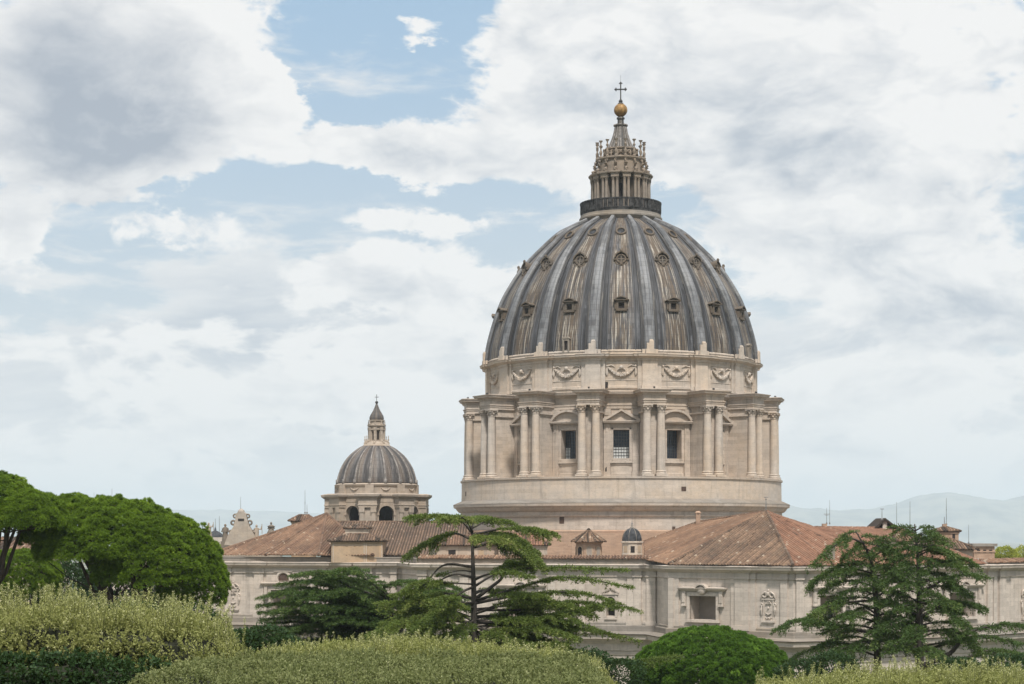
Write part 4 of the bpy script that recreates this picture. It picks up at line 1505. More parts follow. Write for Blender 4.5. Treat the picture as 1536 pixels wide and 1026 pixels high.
PIL = [(1, 331, 337, .3), (1, 338, 347, .18), (1, 382, 396, .3), (1, 462, 477, .3), (2, 480.5, 489, .4), (2, 512, 522, .22), (2, 541, 558, .3), (2, 586, 596, .3),
       (4, 628, 640, .35), (4, 644, 652, .22), (4, 690, 703, .25), (4, 740, 750, .25), (4, 822, 834, .25), (4, 868, 878, .25), (4, 941, 951, .22), (4, 951, 962, .32), (4, 970, 984, .32),
       (6, 1003, 1012, .35), (6, 1012, 1019, .2), (6, 1097, 1104, .22), (6, 1104, 1125, .42), (6, 1125, 1134, .22), (6, 1172, 1182, .3), (7, 1193, 1203, .3),
       (7, 1296, 1308, .3), (8, 1325, 1340, .3), (9, 1479, 1486, .35), (9, 1489, 1494, .2), (9, 1497, 1506, .35), (9, 1560, 1575, .3)]
for (i, pa, pb, d) in PIL:
    s0, s1 = seg_s(i, pa), seg_s(i, pb)
    L = (Vector(WP[i + 1]) - Vector(WP[i])).length
    s0, s1 = max(s0, 0.12), min(s1, L - 0.12)
    Mx = frame_at(WP[i], WP[i + 1], 0)
    c = MB()
    c.box(s0, s1, -d, 0.05, 38.3, 45.2, Mx)
    if s1 - s0 > 0.9:
        c.sweep([(s0, 0.0), (s0, -d), (s1, -d), (s1, 0.0)], [(q[0] + 0.004, q[1] + 0.003) for q in ATT], side=1, Mx=Mx)
        c.box(s0 - 0.12, s1 + 0.12, -d - 0.12, 0.05, 38.3, 38.95, Mx)
        c.box(s0 + (s1 - s0) * 0.5 - 0.04, s0 + (s1 - s0) * 0.5 + 0.04, -d - 0.02, 0, 39, 45.1, Mx) if False else None
    part(c, 'pilaster', 'stone_body', loc=BL)


def aedicule(i, pa, pb, ya, yb, shield=True):
    """window surround with ears, brackets, broken cornice and oval shield"""
    Y = seg_Y(i, (pa + pb) / 2)
    k = Y / K
    s0, s1, z0, z1 = seg_s(i, pa), seg_s(i, pb), zat(yb, Y), zat(ya, Y)
    Mx = frame_at(WP[i], WP[i + 1], (s0 + s1) / 2)
    w = (s1 - s0) / 2
    c = MB()
    t = 0.42
    c.box(-w - t, -w, -0.26, 0.3, z0, z1, Mx)
    c.box(w, w + t, -0.26, 0.3, z0, z1, Mx)
    c.box(-w - t, w + t, -0.26, 0.3, z1, z1 + t * 0.9, Mx)
    c.box(-w - t - 0.15, w + t + 0.15, -0.40, 0.1, z0 - 0.38, z0, Mx)
    c.box(-w - t - 0.1, w + t + 0.1, -0.16, 0.1, z1 + t * 0.9, z1 + 0.66, Mx)
    wx = w + 1.28
    for s in (-1, 1):
        c.box(s * (w + 0.82) - 0.30, s * (w + 0.82) + 0.30, -0.38, 0.1, z1 - 1.2, z1 + 0.66, Mx)
        c.box(s * (w + 0.82) - 0.36, s * (w + 0.82) + 0.36, -0.5, 0.1, z1 - 1.42, z1 - 1.2, Mx)
        c.box(s * (w + 0.82) - 0.22, s * (w + 0.82) + 0.22, -0.46, 0.1, z1 - 0.9, z1 + 0.4, Mx)
    c.sweep([(-wx, 0.1), (-wx, -0.40), (wx, -0.40), (wx, 0.1)], [(0, z1 + 0.66), (0.1, z1 + 0.72), (0.22, z1 + 0.9), (0.36, z1 + 0.96), (0.4, z1 + 1.12), (-0.3, z1 + 1.25)], side=1, Mx=Mx)
    if shield:
        c.ball((0, -0.42, z1 + 0.82), 0.72, 16, 8, 0.85, Mx @ Matrix.Translation((0, -0.42, 0)) @ Matrix.Diagonal((1, 0.45, 1, 1)) @ Matrix.Translation((0, 0.42, 0)))
    arc_ = [(0.95 * math.cos(t_), z1 + 0.9 + 0.78 * math.sin(t_)) for t_ in np.linspace(0.12, PI - 0.12, 11)]
    for p, q in zip(arc_, arc_[1:]) if shield else ():
        c.prism([p, q, (q[0] * 0.82, z1 + 0.9 + (q[1] - z1 - 0.9) * 0.78), (p[0] * 0.82, z1 + 0.9 + (p[1] - z1 - 0.9) * 0.78)], -0.88, 0.1, Mx)
    for (x0, x1, a, e) in ((-1.05, 1.05, 2.75, 2.85), (-1.05, 1.05, 1.35, 1.42), (-1.05, -0.97, 1.35, 2.85), (0.97, 1.05, 1.35, 2.85)):
        c.box(x0, x1, -0.07, 0.05, z1 + a, z1 + e, Mx)
    return part(c, 'window_surround', 'stone_body', loc=BL)


for wdef in WIN:
    aedicule(*wdef, shield=wdef[0] != 1)


def relief(i, px, ya, yb, name='niche_relief'):
    """carved panel: scroll pediment, shell, side garlands, base shelf"""
    Y = seg_Y(i, px)
    s = seg_s(i, px)
    zt_, zb_ = zat(ya, Y), zat(yb, Y)
    h = zt_ - zb_
    Mx = frame_at(WP[i], WP[i + 1], s) @ Matrix.Translation((0, -0.02, zb_)) @ Matrix.Scale(h / 5.0, 4)
    c = MB()
    c.box(-1.0, 1.0, -0.14, 0.1, 3.55, 3.75, Mx)
    c.box(-0.82, -0.68, -0.10, 0.1, 0.75, 3.55, Mx)
    c.box(0.68, 0.82, -0.10, 0.1, 0.75, 3.55, Mx)
    c.box(-1.0, 1.0, -0.26, 0.1, 0.5, 0.75, Mx)
    c.box(-0.8, 0.8, -0.16, 0.1, 0.32, 0.5, Mx)
    for q in (-1, 1):
        c.ring((q * 0.55, -0.12, 4.22), 0.30, 0.12, 14, 6, Mx)
        c.tube([(q * 1.1, -0.15, 3.8), (q * 0.95, -0.2, 4.3), (q * 0.5, -0.2, 4.62), (q * 0.15, -0.15, 4.55)], [0.09, 0.13, 0.12, 0.08], 6, Mx)
        c.ring((q * 1.0, -0.08, 2.9), 0.16, 0.09, 10, 5, Mx)
        c.tube([(q * 1.0, -0.1, 2.7), (q * 1.06, -0.16, 2.2), (q * 0.98, -0.12, 1.5)], [0.1, 0.17, 0.07], 6, Mx)
    c.ball((0, -0.1, 4.35), 0.25, 8, 6, 1.3, Mx)
    c.ball((0, -0.05, 4.85), 0.13, 6, 5, 1.3, Mx)
    for q in range(7):
        a = PI * (q + 0.5) / 7
        c.tube([(0, -0.06, 3.0), (0.42 * math.cos(a), -0.16, 3.0 + 0.42 * math.sin(a))], [0.03, 0.09], 5, Mx)
    c.tube([(-0.42, -0.05, 2.98), (0.42, -0.05, 2.98)], 0.06, 5, Mx)
    c.ball((0, -0.06, 2.45), 0.14, 6, 5, 1.2, Mx)
    c.tube([(-0.45, -0.05, 1.75), (0, -0.14, 1.55), (0.45, -0.05, 1.75)], [0.07, 0.12, 0.07], 5, Mx)
    c.tube([(-0.45, -0.05, 1.2), (-0.2, -0.12, 1.0), (0, -0.05, 1.15), (0.2, -0.12, 1.0), (0.45, -0.05, 1.2)], 0.09, 5, Mx)
    return part(c, name, 'stone_body', loc=BL)


relief(1, 350, 872, 920)
relief(6, 1153, 884, 939)
relief(9, 1538, 879, 935)
# niche with pediment in the middle, and oval window high on the left
Mx = frame_at(WP[4], WP[5], seg_s(4, 916))
c = MB()
z1 = zat(895, Yn)
hwn = (seg_s(4, 922.5) - seg_s(4, 909.5)) / 2
for s in (-1, 1):
    pts = [(s * hwn, z1 - 0.6)] + [(s * hwn * math.cos(t), z1 - 0.65 + (0.62) * math.sin(t)) for t in np.linspace(0.1, PI / 2, 6)] + [(0, z1 + 0.05), (s * hwn, z1 + 0.05)]
    c.prism(pts[::s], -0.02, 0.4, Mx)
    c.box(s * (hwn + 0.16) - 0.16, s * (hwn + 0.16) + 0.16, -0.14, 0.1, z1 - 2.9, z1 + 0.1, Mx)
c.box(-1.15, 1.15, -0.2, 0.1, z1 + 0.3, z1 + 0.5, Mx)
for s in (-1, 1):
    c.prism([(s * 1.2, z1 + 0.5), (s * 1.2, z1 + 0.72), (0, z1 + 1.5), (0, z1 + 1.25)][::s], -0.25, 0.1, Mx)
    for t in range(4):
        c.ball((s * (0.25 + t * 0.22), -0.1, z1 + 1.0 - t * 0.12), 0.15, 6, 4, 1, Mx)
c.box(-0.9, 0.9, -0.2, 0.1, z1 - 3.25, z1 - 2.95, Mx)
part(c, 'niche_surround', 'stone_body', loc=BL)
Yo = seg_Y(1, 425)
Mx = frame_at(WP[1], WP[2], seg_s(1, 425.5))
c = MB()
TM = Mx @ Matrix.Translation((0, 0, zat(868.5, Yo)))
c.ring((0, -0.02, 0), 1.12, 0.26, 24, 6, TM)
c.box(-1.55, 1.55, -0.3, 0.05, 1.15, 1.35, TM)
ovw = part(c, 'oval_window', 'stone_body', loc=BL)
c = MB()
c.disc((0, -0.06, 0), 1.05, 24, TM)
part(c, 'pane', 'door_brown', ovw)

# ------------------------------------------------------------------ tiled roofs
def P3(px, py, Y):
    return tuple(at(px, py, Y))


def roof(name, mat, facets, hips=(), loc=BL, hr=0.26):
    c_ = MB()
    for f in facets:
        tile_facet(c_, f)
    o_ = part(c_, name, mat, loc=loc)
    if hips:
        h = MB()
        for a, e in hips:
            ridge_tiles(h, a, e, hr)
        part(h, 'ridge_tiles', mat, o_)
    return o_


# left: half cone over the transept and the long slope beside it
ZE = 48.0
A = P3(490, 771, 305)
L0 = (xat(318, 322), 322, ZE)
L1 = (xat(318, 286.5), 286.5, ZE)
L15 = (xat(398, 283), 283, ZE)
L2 = (xat(478, 280.2), 280.2, ZE)
L3 = (xat(560, 279), 279, ZE)
SA = (xat(480, 281), 281.0, ZE)
SB = (xat(706, 281), 281.0, ZE)
RB_ = (xat(700, 311), 311.0, zat(783.5, 311))
RA_ = (xat(492, 311), 311.0, zat(783.5, 311))
roof('transept_roof', 'tile', [(L0, L1, A), (L1, L15, A), (L15, L2, A), (L2, L3, A)], [(L1, A), (L15, A), (L2, A), (L3, A)])
roof('transept_roof', 'tile_old', [(SA, SB, RB_, RA_)], [(RA_, RB_)])
b = MB()
b.slab([(SA[0], 281.6), (SB[0], 281.6), (SB[0], 311), (SA[0], 311)], 46.9, 47.95)
part(b, 'roof_base_wall', 'ledge', loc=BL)

# right: half cone over the choir, with the slope running back to the dome
ZR = 47.1
Pk = P3(1150, 767.5, 262)
E0 = (xat(968, 257), 257.0, 47.6)
E1 = (xat(1003, 250), 250.0, ZR)
E2 = (xat(1190, 238.4), 238.4, ZR)
E3 = (xat(1321, 242.9), 242.9, ZR)
E4 = (xat(1479, 254.9), 254.9, ZR)
B2 = P3(1046, 784, 286)
B0 = P3(966, 813, 286)
Ra2 = P3(1222, 791.5, 280)
Rb2 = P3(1352, 793, 286)
EM = tuple(E1[k] * 0.45 + E2[k] * 0.55 for k in range(3))
roof('choir_roof', 'tile', [(E0, E1, Pk), (E0, Pk, B2), (E0, B2, B0)], [(B2, B0), (Pk, B2)])
roof('choir_roof', 'tile_old', [(E1, EM, Pk), (EM, E2, Pk)], [(E1, Pk), (E2, Pk)])
EN = tuple(E2[k] * 0.55 + E3[k] * 0.45 for k in range(3))
roof('choir_roof', 'tile_red', [(E2, EN, Pk), (EN, E3, Pk), (E3, Ra2, Pk)], [(E3, Pk), (EN, Pk)])
roof('nave_roof', 'tile_red', [(E3, E4, Rb2), (E3, Rb2, Ra2)], [(Ra2, Rb2)])
# tile coping on the middle and far right parapets
c = MB()
for i, zc_ in ((1, 47.95), (2, 47.72), (4, 47.72), (9, 47.25)):
    a, e = Vector(WP[i]), Vector(WP[i + 1])
    d = (e - a).normalized()
    out = Vector((d.y, -d.x))
    q0, q1 = a + out * 0.55, e + out * 0.55
    r0, r1 = a - out * 1.1, e - out * 1.1
    if i in (1, 2):
        continue
    tile_facet(c, [(q0.x, q0.y, zc_), (q1.x, q1.y, zc_), (r1.x, r1.y, zc_ + 0.45), (r0.x, r0.y, zc_ + 0.45)])
part(c, 'tile_coping', 'tile', loc=BL)


def cabin(name, px0, px1, Y, depth, zb_, py_e, py_p, wmat, rmat='tile', over=0.5, ridge=0.35, rot=0.0):
    """small roof-top cabin: walls, hipped tile roof; returns the wall part"""
    x0, x1 = xat(px0, Y), xat(px1, Y)
    cx, w = (x0 + x1) / 2, (x1 - x0) / 2
    ze, zp = zat(py_e, Y), zat(py_p, Y + depth / 2)
    Mx = Matrix.Translation((cx, Y + depth / 2, 0)) @ Matrix.Rotation(rot, 4, 'Z')
    h = depth / 2
    c_ = MB()
    c_.box(-w, w, -h, h, zb_, ze, Mx)
    c_.box(-w - 0.12, w + 0.12, -h - 0.12, h + 0.12, ze - 0.35, ze - 0.1, Mx)
    wall_ = part(c_, name, wmat, loc=BL)
    W_, H_ = w + over, h + over
    rl = max(0.05, W_ * ridge)
    cs = [tuple(Mx @ Vector(q)) for q in ((-W_, -H_, ze), (W_, -H_, ze), (W_, H_, ze), (-W_, H_, ze), (-rl, 0, zp), (rl, 0, zp))]
    c_ = MB()
    for f in ((0, 1, 5, 4), (1, 2, 5), (2, 3, 4, 5), (3, 0, 4)):
        tile_facet(c_, [cs[k] for k in f], pitch=0.4)
    c_.box(-W_ + 0.1, W_ - 0.1, -H_ + 0.1, H_ - 0.1, ze - 0.12, ze - 0.02, Mx)
    ro = part(c_, 'cabin_roof', rmat, wall_)
    c_ = MB()
    for a, e in ((0, 4), (1, 5), (4, 5)):
        ridge_tiles(c_, cs[a], cs[e], 0.2)
    part(c_, 'ridge_tiles', rmat, wall_)
    return wall_, Mx, w, h


def add_window(parent, Mx, x, y, w, z0, z1, mat='void', name='cabin_window', arch=False):
    c_ = MB()
    if arch:
        c_.prism([(x - w, z0), (x + w, z0), (x + w, z1 - w)] + [(x + w * math.cos(t), z1 - w + w * math.sin(t)) for t in np.linspace(0.3, PI - 0.3, 6)] + [(x - w, z1 - w)], y - 0.05, y + 0.1, Mx)
    else:
        c_.box(x - w, x + w, y - 0.05, y + 0.1, z0, z1, Mx)
    return part(c_, name, mat, parent)


cb, Mx, w, h = cabin('roof_cabin', 497, 574, 279.5, 7, 46.9, 811.5, 801.5, 'plaster_tan', 'tile_old')
c = MB()
for x in (-w + 0.3, w * 0.28, w * 0.36, w - 0.12):
    c.box(x - 0.07, x + 0.07, -h - 0.07, -h + 0.1, 46.9, zat(812, 279.5) - 0.3, Mx)
c.box(-w, w, -h - 0.05, -h + 0.1, 49.55, 49.65, Mx)
part(c, 'wall_strip', 'plaster', cb)
cabin('roof_cabin', 518, 553, 287, 4, 48.5, 792.5, 788, 'plaster', 'tile_old', 0.3)
cabin('roof_cabin', 437, 469, 322, 6, 47, 781.5, 773, 'plaster_tan', 'tile')
cb, Mx, w, h = cabin('roof_cabin', 655, 747, 274, 8, 46.9, 818, 804, 'plaster', 'tile')
add_window(cb, Mx, -w * 0.5, -h, 0.55, 47.6, 48.9)
add_window(cb, Mx, w * 0.45, -h, 0.4, 47.6, 48.9, 'plaster_tan')
cb, Mx, w, h = cabin('roof_cabin', 748, 821, 271, 9, 46.9, 817.5, 801, 'plaster', 'tile_red')
add_window(cb, Mx, 0.2, -h, 0.6, 47.5, 48.8, 'room')
add_window(cb, Mx, -w * 0.7, -h, 0.3, 47.5, 48.7)
# sloping brick parapets running up to the drum
c = MB()
Mx = Matrix.Translation((0, 0, 0))
for (x0, y0_, x1, y1_, Y) in ((836, 836, 858, 812, 283), (812, 800, 852, 816, 290), (790, 806, 815, 797, 292)):
    a, e = at(x0, y0_, Y), at(x1, y1_, Y)
    c = MB()
    c.prism([(a.x, 46.9), (e.x, 46.9), (e.x, e.z), (a.x, a.z)], Y, Y + 0.7)
    part(c, 'parapet_wall', 'brick', loc=BL)
c = MB()
a, e = xat(790, 296), xat(1000, 296)
c.box(a, e, 296.0, 301, 46.9, zat(799, 296))
part(c, 'parapet_wall', 'brick', loc=BL)
# eight-sided turret with tiled cap
Y = 276.0
cx = xat(883, Y)
c = MB()
c.lathe([(2.05, 46.9), (2.05, 49.8), (2.3, 49.95), (2.3, 50.15), (2.0, 50.2)], 8, (cx, Y), a0=PI / 8, a1=PI / 8 + 2 * PI)
tur = part(c, 'eight_sided_turret', 'brick', loc=BL)
c = MB()
ap_ = (cx, Y, zat(795, Y))
rr = 2.85
cs = [(cx + rr * math.sin(PI / 8 + k * PI / 4), Y - rr * math.cos(PI / 8 + k * PI / 4), 50.12) for k in range(8)]
for k in range(8):
    tile_facet(c, [cs[k], cs[(k + 1) % 8], ap_], pitch=0.36, r=0.14)
c.lathe([(0.4, ap_[2] - 0.3), (0.3, ap_[2] + 0.1), (0.1, ap_[2] + 0.3)], 8, (cx, Y))
part(c, 'turret_roof', 'tile_old', tur)
c = MB()
for k in range(8):
    ridge_tiles(c, cs[k], ap_, 0.16)
part(c, 'ridge_tiles', 'tile_old', tur)
for k in range(8):
    Mx = Matrix.Translation((cx, Y, 0)) @ Matrix.Rotation(k * PI / 4, 4, 'Z')
    apo = 2.05 * math.cos(PI / 8)
    fr = MB()
    pts = lambda w_: [(-w_, 47.3), (w_, 47.3), (w_, 49.0)] + [(w_ * math.cos(t), 49.0 + w_ * math.sin(t)) for t in np.linspace(0.3, PI - 0.3, 6)] + [(-w_, 49.0)]
    fr.prism(pts(0.52), -apo - 0.06, -apo + 0.1, Mx)
    tw = part(fr, 'turret_window', 'plaster_tan', tur)
    fr2 = MB()
    fr2.prism(pts(0.38), -apo - 0.10, -apo - 0.05, Mx)
    part(fr2, 'turret_pane', 'room' if k in (0, 1) else 'void', tur)
# little lead-domed turret
Y = 270.0
cx = xat(948, Y)
c = MB()
c.lathe([(1.55, 46.9), (1.55, 49.9), (1.75, 50.0), (1.75, 50.2), (1.4, 50.25)], 8, (cx, Y), a0=PI / 8, a1=PI / 8 + 2 * PI)
c.lathe([(1.6, 48.15), (1.64, 48.2), (1.64, 48.35), (1.6, 48.4)], 8, (cx, Y), a0=PI / 8, a1=PI / 8 + 2 * PI, caps=False)
tur = part(c, 'domed_turret', 'stone_pale', loc=BL)
c = MB()
c.lathe([(1.45, 50.22), (1.48, 50.5), (1.38, 51.1), (1.12, 51.65), (0.7, 52.0), (0.25, 52.15)], 24, (cx, Y), ucount=8, caps=False)
td = part(c, 'turret_dome', 'lead_plain', tur, True)
c = MB()
for k in range(8):
    a = PI / 8 + k * PI / 4
    c.tube([(cx + r * math.sin(a), Y - r * math.cos(a), z) for r, z in ((1.47, 50.3), (1.40, 51.1), (1.14, 51.65), (0.72, 52.02), (0.25, 52.2))], 0.05, 5)
c.lathe([(0.25, 52.1), (0.3, 52.3), (0.12, 52.45), (0.2, 52.6), (0.04, 52.8)], 10, (cx, Y))
part(c, 'turret_finial', 'ledge', tur, True)
for k in range(8):
    Mx = Matrix.Translation((cx, Y, 0)) @ Matrix.Rotation(k * PI / 4, 4, 'Z')
    add_window(tur, Mx, 0, -1.55 * math.cos(PI / 8), 0.30, 48.55, 49.5, 'void' if k in (0,) else 'plaster_tan', 'turret_window')
# chimney and stumps
c = MB()
Y = 284.0
x = xat(1047, Y)
c.box(x - 0.34, x + 0.34, Y - 0.34, Y + 0.34, 50, zat(770, Y))
c.lathe([(0.5, zat(770, Y)), (0.5, zat(768.5, Y)), (0.2, zat(766.5, Y))], 8, (x, Y))
part(c, 'chimney', 'brick', loc=BL)
c = MB()
Y = 268.0
x = xat(649, Y)
c.frustum((x, Y), 0.75, 0.6, 0.6, 0.5, 46.5, 47.6)
c.frustum((x, Y), 0.42, 0.42, 0.30, 0.3, 47.6, zat(819, Y))
part(c, 'chimney', 'ledge', loc=BL)
c = MB()
Y = 243.0
x = xat(1246, Y)
c.box(x - 0.5, x + 0.5, Y - 0.5, Y + 0.7, 46.9, zat(820, Y))
c.box(x - 0.6, x + 0.6, Y - 0.6, Y + 0.8, zat(820, Y), zat(818.8, Y))
part(c, 'chimney', 'ledge', loc=BL)
# open gabled dormer on the right roof
Y = 284.0
c = MB()
xa, xb, xm = xat(1306, Y), xat(1352, Y), xat(1327, Y)
za, zm = zat(796, Y), zat(777, Y)
c.prism([(xa, za), (xm, zm), (xm, zm - 0.35), (xa + 0.55, za)], Y - 0.6, Y + 7)
c.prism([(xm, zm), (xb, za), (xb - 0.55, za), (xm, zm - 0.35)], Y - 0.6, Y + 7)
gd = part(c, 'roof_gable', 'tile_old', loc=BL)
c = MB()
c.prism([(xa + 0.6, za), (xm, zm - 0.45), (xb - 0.6, za)], Y + 0.3, Y + 6)
part(c, 'gable_face', 'void', gd)
c = MB()
c.box(xm - 0.35, xm + 0.35, Y - 0.2, Y + 0.3, za - 0.5, zm - 0.5)
part(c, 'gable_post', 'stone_body', gd)
# cabins among the right roofs
cb, Mx, w, h = cabin('roof_cabin', 1327, 1392, 262, 6, 46.9, 812, 803, 'plaster', 'tile', 0.3)
add_window(cb, Mx, -w * 0.45, -h, 0.3, 47.9, 49.2, 'door_brown')
add_window(cb, Mx, -w * 0.0, -h, 0.42, 47.9, 49.3)
cb, Mx, w, h = cabin('roof_cabin', 1384, 1459, 268, 9, 46.9, 824, 806, 'plaster', 'tile_old', 0.7, 0.2)
cb, Mx, w, h = cabin('roof_cabin', 1405, 1438, 272, 4, 47.5, 797, 790.5, 'brick', 'tile_old', 0.3, 0.05)
add_window(cb, Mx, w * 0.55, -h, 0.2, 50.6, 51.4)
c = MB()
c.box(-0.3, 0.3, -0.3, 0.3, 51.5, zat(786, 274), Mx)
part(c, 'chimney', 'brick', cb)
c = MB()
c.box(xat(1236, 281) - 0.3, xat(1236, 281) + 0.4, 280.6, 281.4, 51.5, zat(785.5, 281))
part(c, 'chimney', 'brick', loc=BL)

# ------------------------------------------------------------------ far end of the church: clock gable on the front
YF = 452.0
kf = YF / K
b = MB()
gp = [(336, 818), (342, 802), (350, 790), (353, 779), (353, 771), (357, 768), (366, 768), (369, 771), (370, 779), (374, 790), (381, 802), (388, 818)]
b.prism([(at(x, y, YF).x, at(x, y, YF).z) for x, y in gp], YF, YF + 2.2)
b.box(at(326, 0, YF).x, at(420, 0, YF).x, YF + 0.3, YF + 5, 40, zat(816, YF))
g0 = at(361, 768, YF)
b.lathe([(0.9, g0.z - 0.1), (0.8, g0.z + 0.4), (0.4, g0.z + 0.7), (0.15, g0.z + 0.9)], 10, (g0.x, YF + 1))
cg = part(b, 'clock_gable', 'stone_small', loc=BL)
for s in (-1, 1):
    for (dx, py, r_) in ((9.5, 774, 3.6), (12.5, 784, 4.2), (15.5, 798, 3.6), (19, 810, 3.6)):
        c = MB()
        p = at(361.5 + s * dx, py, YF)
        c.ring((p.x, YF + 0.8, p.z), r_ * kf * 0.72, r_ * kf * 0.34, 14, 6)
        part(c, 'gable_scroll', 'stone_dark', cg, True)
c = MB()
p = at(361.5, 780, YF)
c.box(p.x - 0.75, p.x + 0.75, YF - 0.06, YF + 0.1, p.z - 0.25, p.z + 0.35)
part(c, 'gable_opening', 'void', cg)


def statue(px, py0, py1, Y, label, arm=0, lean=0.0, wide=1.0):
    z0, z1 = zat(py1, Y), zat(py0, Y)
    h = z1 - z0
    x = xat(px, Y)
    c_ = MB()
    c_.lathe([(0.20 * h * wide, 0), (0.21 * h * wide, 0.1 * h), (0.17 * h * wide, 0.35 * h), (0.15 * h, 0.55 * h), (0.17 * h * wide, 0.72 * h), (0.13 * h, 0.80 * h), (0.05 * h, 0.84 * h), (0.045 * h, 0.87 * h)], 10,
             rmod=lambda a: 1 + 0.10 * math.sin(5 * a))
    c_.ball((0, -0.01 * h, 0.925 * h), 0.072 * h, 8, 6, 1.15)
    for s in (-1, 1):
        if arm == s:
            c_.tube([(s * 0.14 * h, 0, 0.74 * h), (s * 0.27 * h, -0.05 * h, 0.72 * h), (s * 0.33 * h, -0.08 * h, 0.93 * h)], [0.05 * h, 0.045 * h, 0.03 * h], 6)
            c_.tube([(s * 0.34 * h, -0.08 * h, 0.45 * h), (s * 0.33 * h, -0.08 * h, 1.05 * h)], 0.02 * h, 5)
        else:
            c_.tube([(s * 0.14 * h, 0, 0.75 * h), (s * 0.20 * h, -0.04 * h, 0.57 * h), (s * 0.06 * h, -0.16 * h, 0.55 * h)], [0.05 * h, 0.05 * h, 0.035 * h], 6)
    c_.box(-0.24 * h, 0.24 * h, -0.2 * h, 0.2 * h, -3.0, 0.0)
    o_ = c_.build('statue', 'stone_dark' if arm == 0 else 'stone_small', None, True, (x, Y + 1.0, z0), 40)
    o_.rotation_euler = (0, lean, 0)
    return tag(o_, label, 'statue', 'stone statues along the far front of the church')


statue(312, 784, 806, YF, 'stone statue holding up a staff, just right of the big pine crown', arm=1, wide=1.15)
statue(337, 786, 812, YF, 'dark robed stone statue close against the left scroll of the clock gable', wide=0.9)
statue(384, 787, 812, YF, 'thin stone statue raising an arm, between the clock gable and the rising tile roof', arm=1, wide=0.8)
statue(406, 783, 806, YF, 'broad stone figure nearest the slope of the tile roof, right of the clock gable', wide=1.5)

# ------------------------------------------------------------------ ground, plain, mountains
def ground_z(x, y):
    pts = [(-50, 49.2), (4, 49.2), (16, 46.9), (45, 46.6), (75, 41.5), (112, 37.5), (150, 30), (200, 12), (236, 0.5), (300, 0), (900, -2), (60000, -2)]
    for (a, za), (b_, zb_) in zip(pts, pts[1:]):
        if a <= y <= b_:
            t = (y - a) / (b_ - a)
            t = t * t * (3 - 2 * t)
            return za + (zb_ - za) * t
    return pts[0][1] if y < -50 else pts[-1][1]


ys = [-16000, -3000, -600, -150, -50, -20, 0, 4, 8, 12, 16, 20, 25, 30, 36, 42, 50, 60, 70, 80, 90, 100, 112, 125, 140, 155, 170, 185, 200, 215, 230, 250, 300, 400, 600, 900, 1500, 3000, 6000, 10000, 15500, 27000]
xs = [-27000, -15500, -8000, -4000, -2000, -1000, -500, -250, -120, -80, -60, -45, -35, -28, -22, -16, -12, -8, -4, 0, 4, 8, 12, 16, 22, 28, 35, 45, 60, 80, 120, 250, 500, 1000, 2000, 4000, 8000, 15500, 27000]
mb = MB()
vs = []
for y in ys:
    for x in xs:
        z = ground_z(x, y)
        if 10 < y < 230 and abs(x) < 130:
            z += 0.5 * mnoise.noise((x * 0.05, y * 0.05, 0)) * min(1, (y - 10) / 30)
        vs.append((x, y, z))
n = len(xs)
mb.add(vs, [(j * n + i, j * n + i + 1, (j + 1) * n + i + 1, (j + 1) * n + i) for j in range(len(ys) - 1) for i in range(n - 1)])
gm, T = new_mat('garden_and_plain')
p = wpos(T)
x, y, z = T.sep(p)
near = T.mix(T.mapr(T.noise(p, 0.7, 5, 0.65), 0.35, 0.65), (0.045, 0.060, 0.022), (0.105, 0.105, 0.048))
city = T.n('ShaderNodeTexVoronoi', None, Vector=p, Scale=0.02).outputs['Color']
cs_ = T.sep(city)[0]
far = T.mix(T.mapr(cs_, 0.35, 0.75), (0.055, 0.075, 0.035), (0.30, 0.24, 0.18))
far = T.mix(T.mapr(T.noise(p, 0.002, 4, 0.6), 0.4, 0.6), far, (0.06, 0.08, 0.04))
finish(T, T.mix(T.mapr(y, 225, 300), near, far), 0.95)
M['ground'] = gm
tag(mb.build('ground', 'ground', None, True), kind='structure')


def mountains(name, Yc, prof, depth, seed, mat):
    c_ = MB()
    px = np.linspace(prof[0][0], prof[-1][0], 320)
    pyv = np.interp(px, [q[0] for q in prof], [q[1] for q in prof])
    pyv = np.convolve(np.pad(pyv, 3, 'edge'), np.ones(7) / 7, 'valid') + np.array([1.6 * mnoise.fractal((a * 0.03 + seed, 0.0, seed), 0.9, 2.0, 5) for a in px])
    rows = 26
    vs_ = []
    for j in range(rows):
        t = j / (rows - 1)
        yy = Yc - depth * 0.6 + depth * t * 1.2
        shape = math.sin(min(1.0, t / 0.55) * PI / 2) ** 1.2 if t < 0.55 else math.cos((t - 0.55) / 0.45 * PI / 2)
        for a, e in zip(px, pyv):
            X = (a - 768) / K * Yc
            top = EYE + (HZ - e) / K * Yc + 3
            nz = mnoise.fractal((X * 0.0007 + seed, yy * 0.0007, 0.0), 0.9, 2.1, 6)
            zz = -6 + (top + 6) * shape * (1 + 0.16 * nz * (0.35 + 1.3 * (1 - shape))) + (16 * mnoise.fractal((X * 0.0025 + seed, yy * 0.0025, 3.0), 0.8, 2.0, 5) if 0 < j < rows - 1 else 0)
            vs_.append((X, yy, zz))
    m_ = len(px)
    c_.add(vs_, [(j * m_ + i, j * m_ + i + 1, (j + 1) * m_ + i + 1, (j + 1) * m_ + i) for j in range(rows - 1) for i in range(m_ - 1)])
    return tag(c_.build(name, mat, None, True), kind='structure')


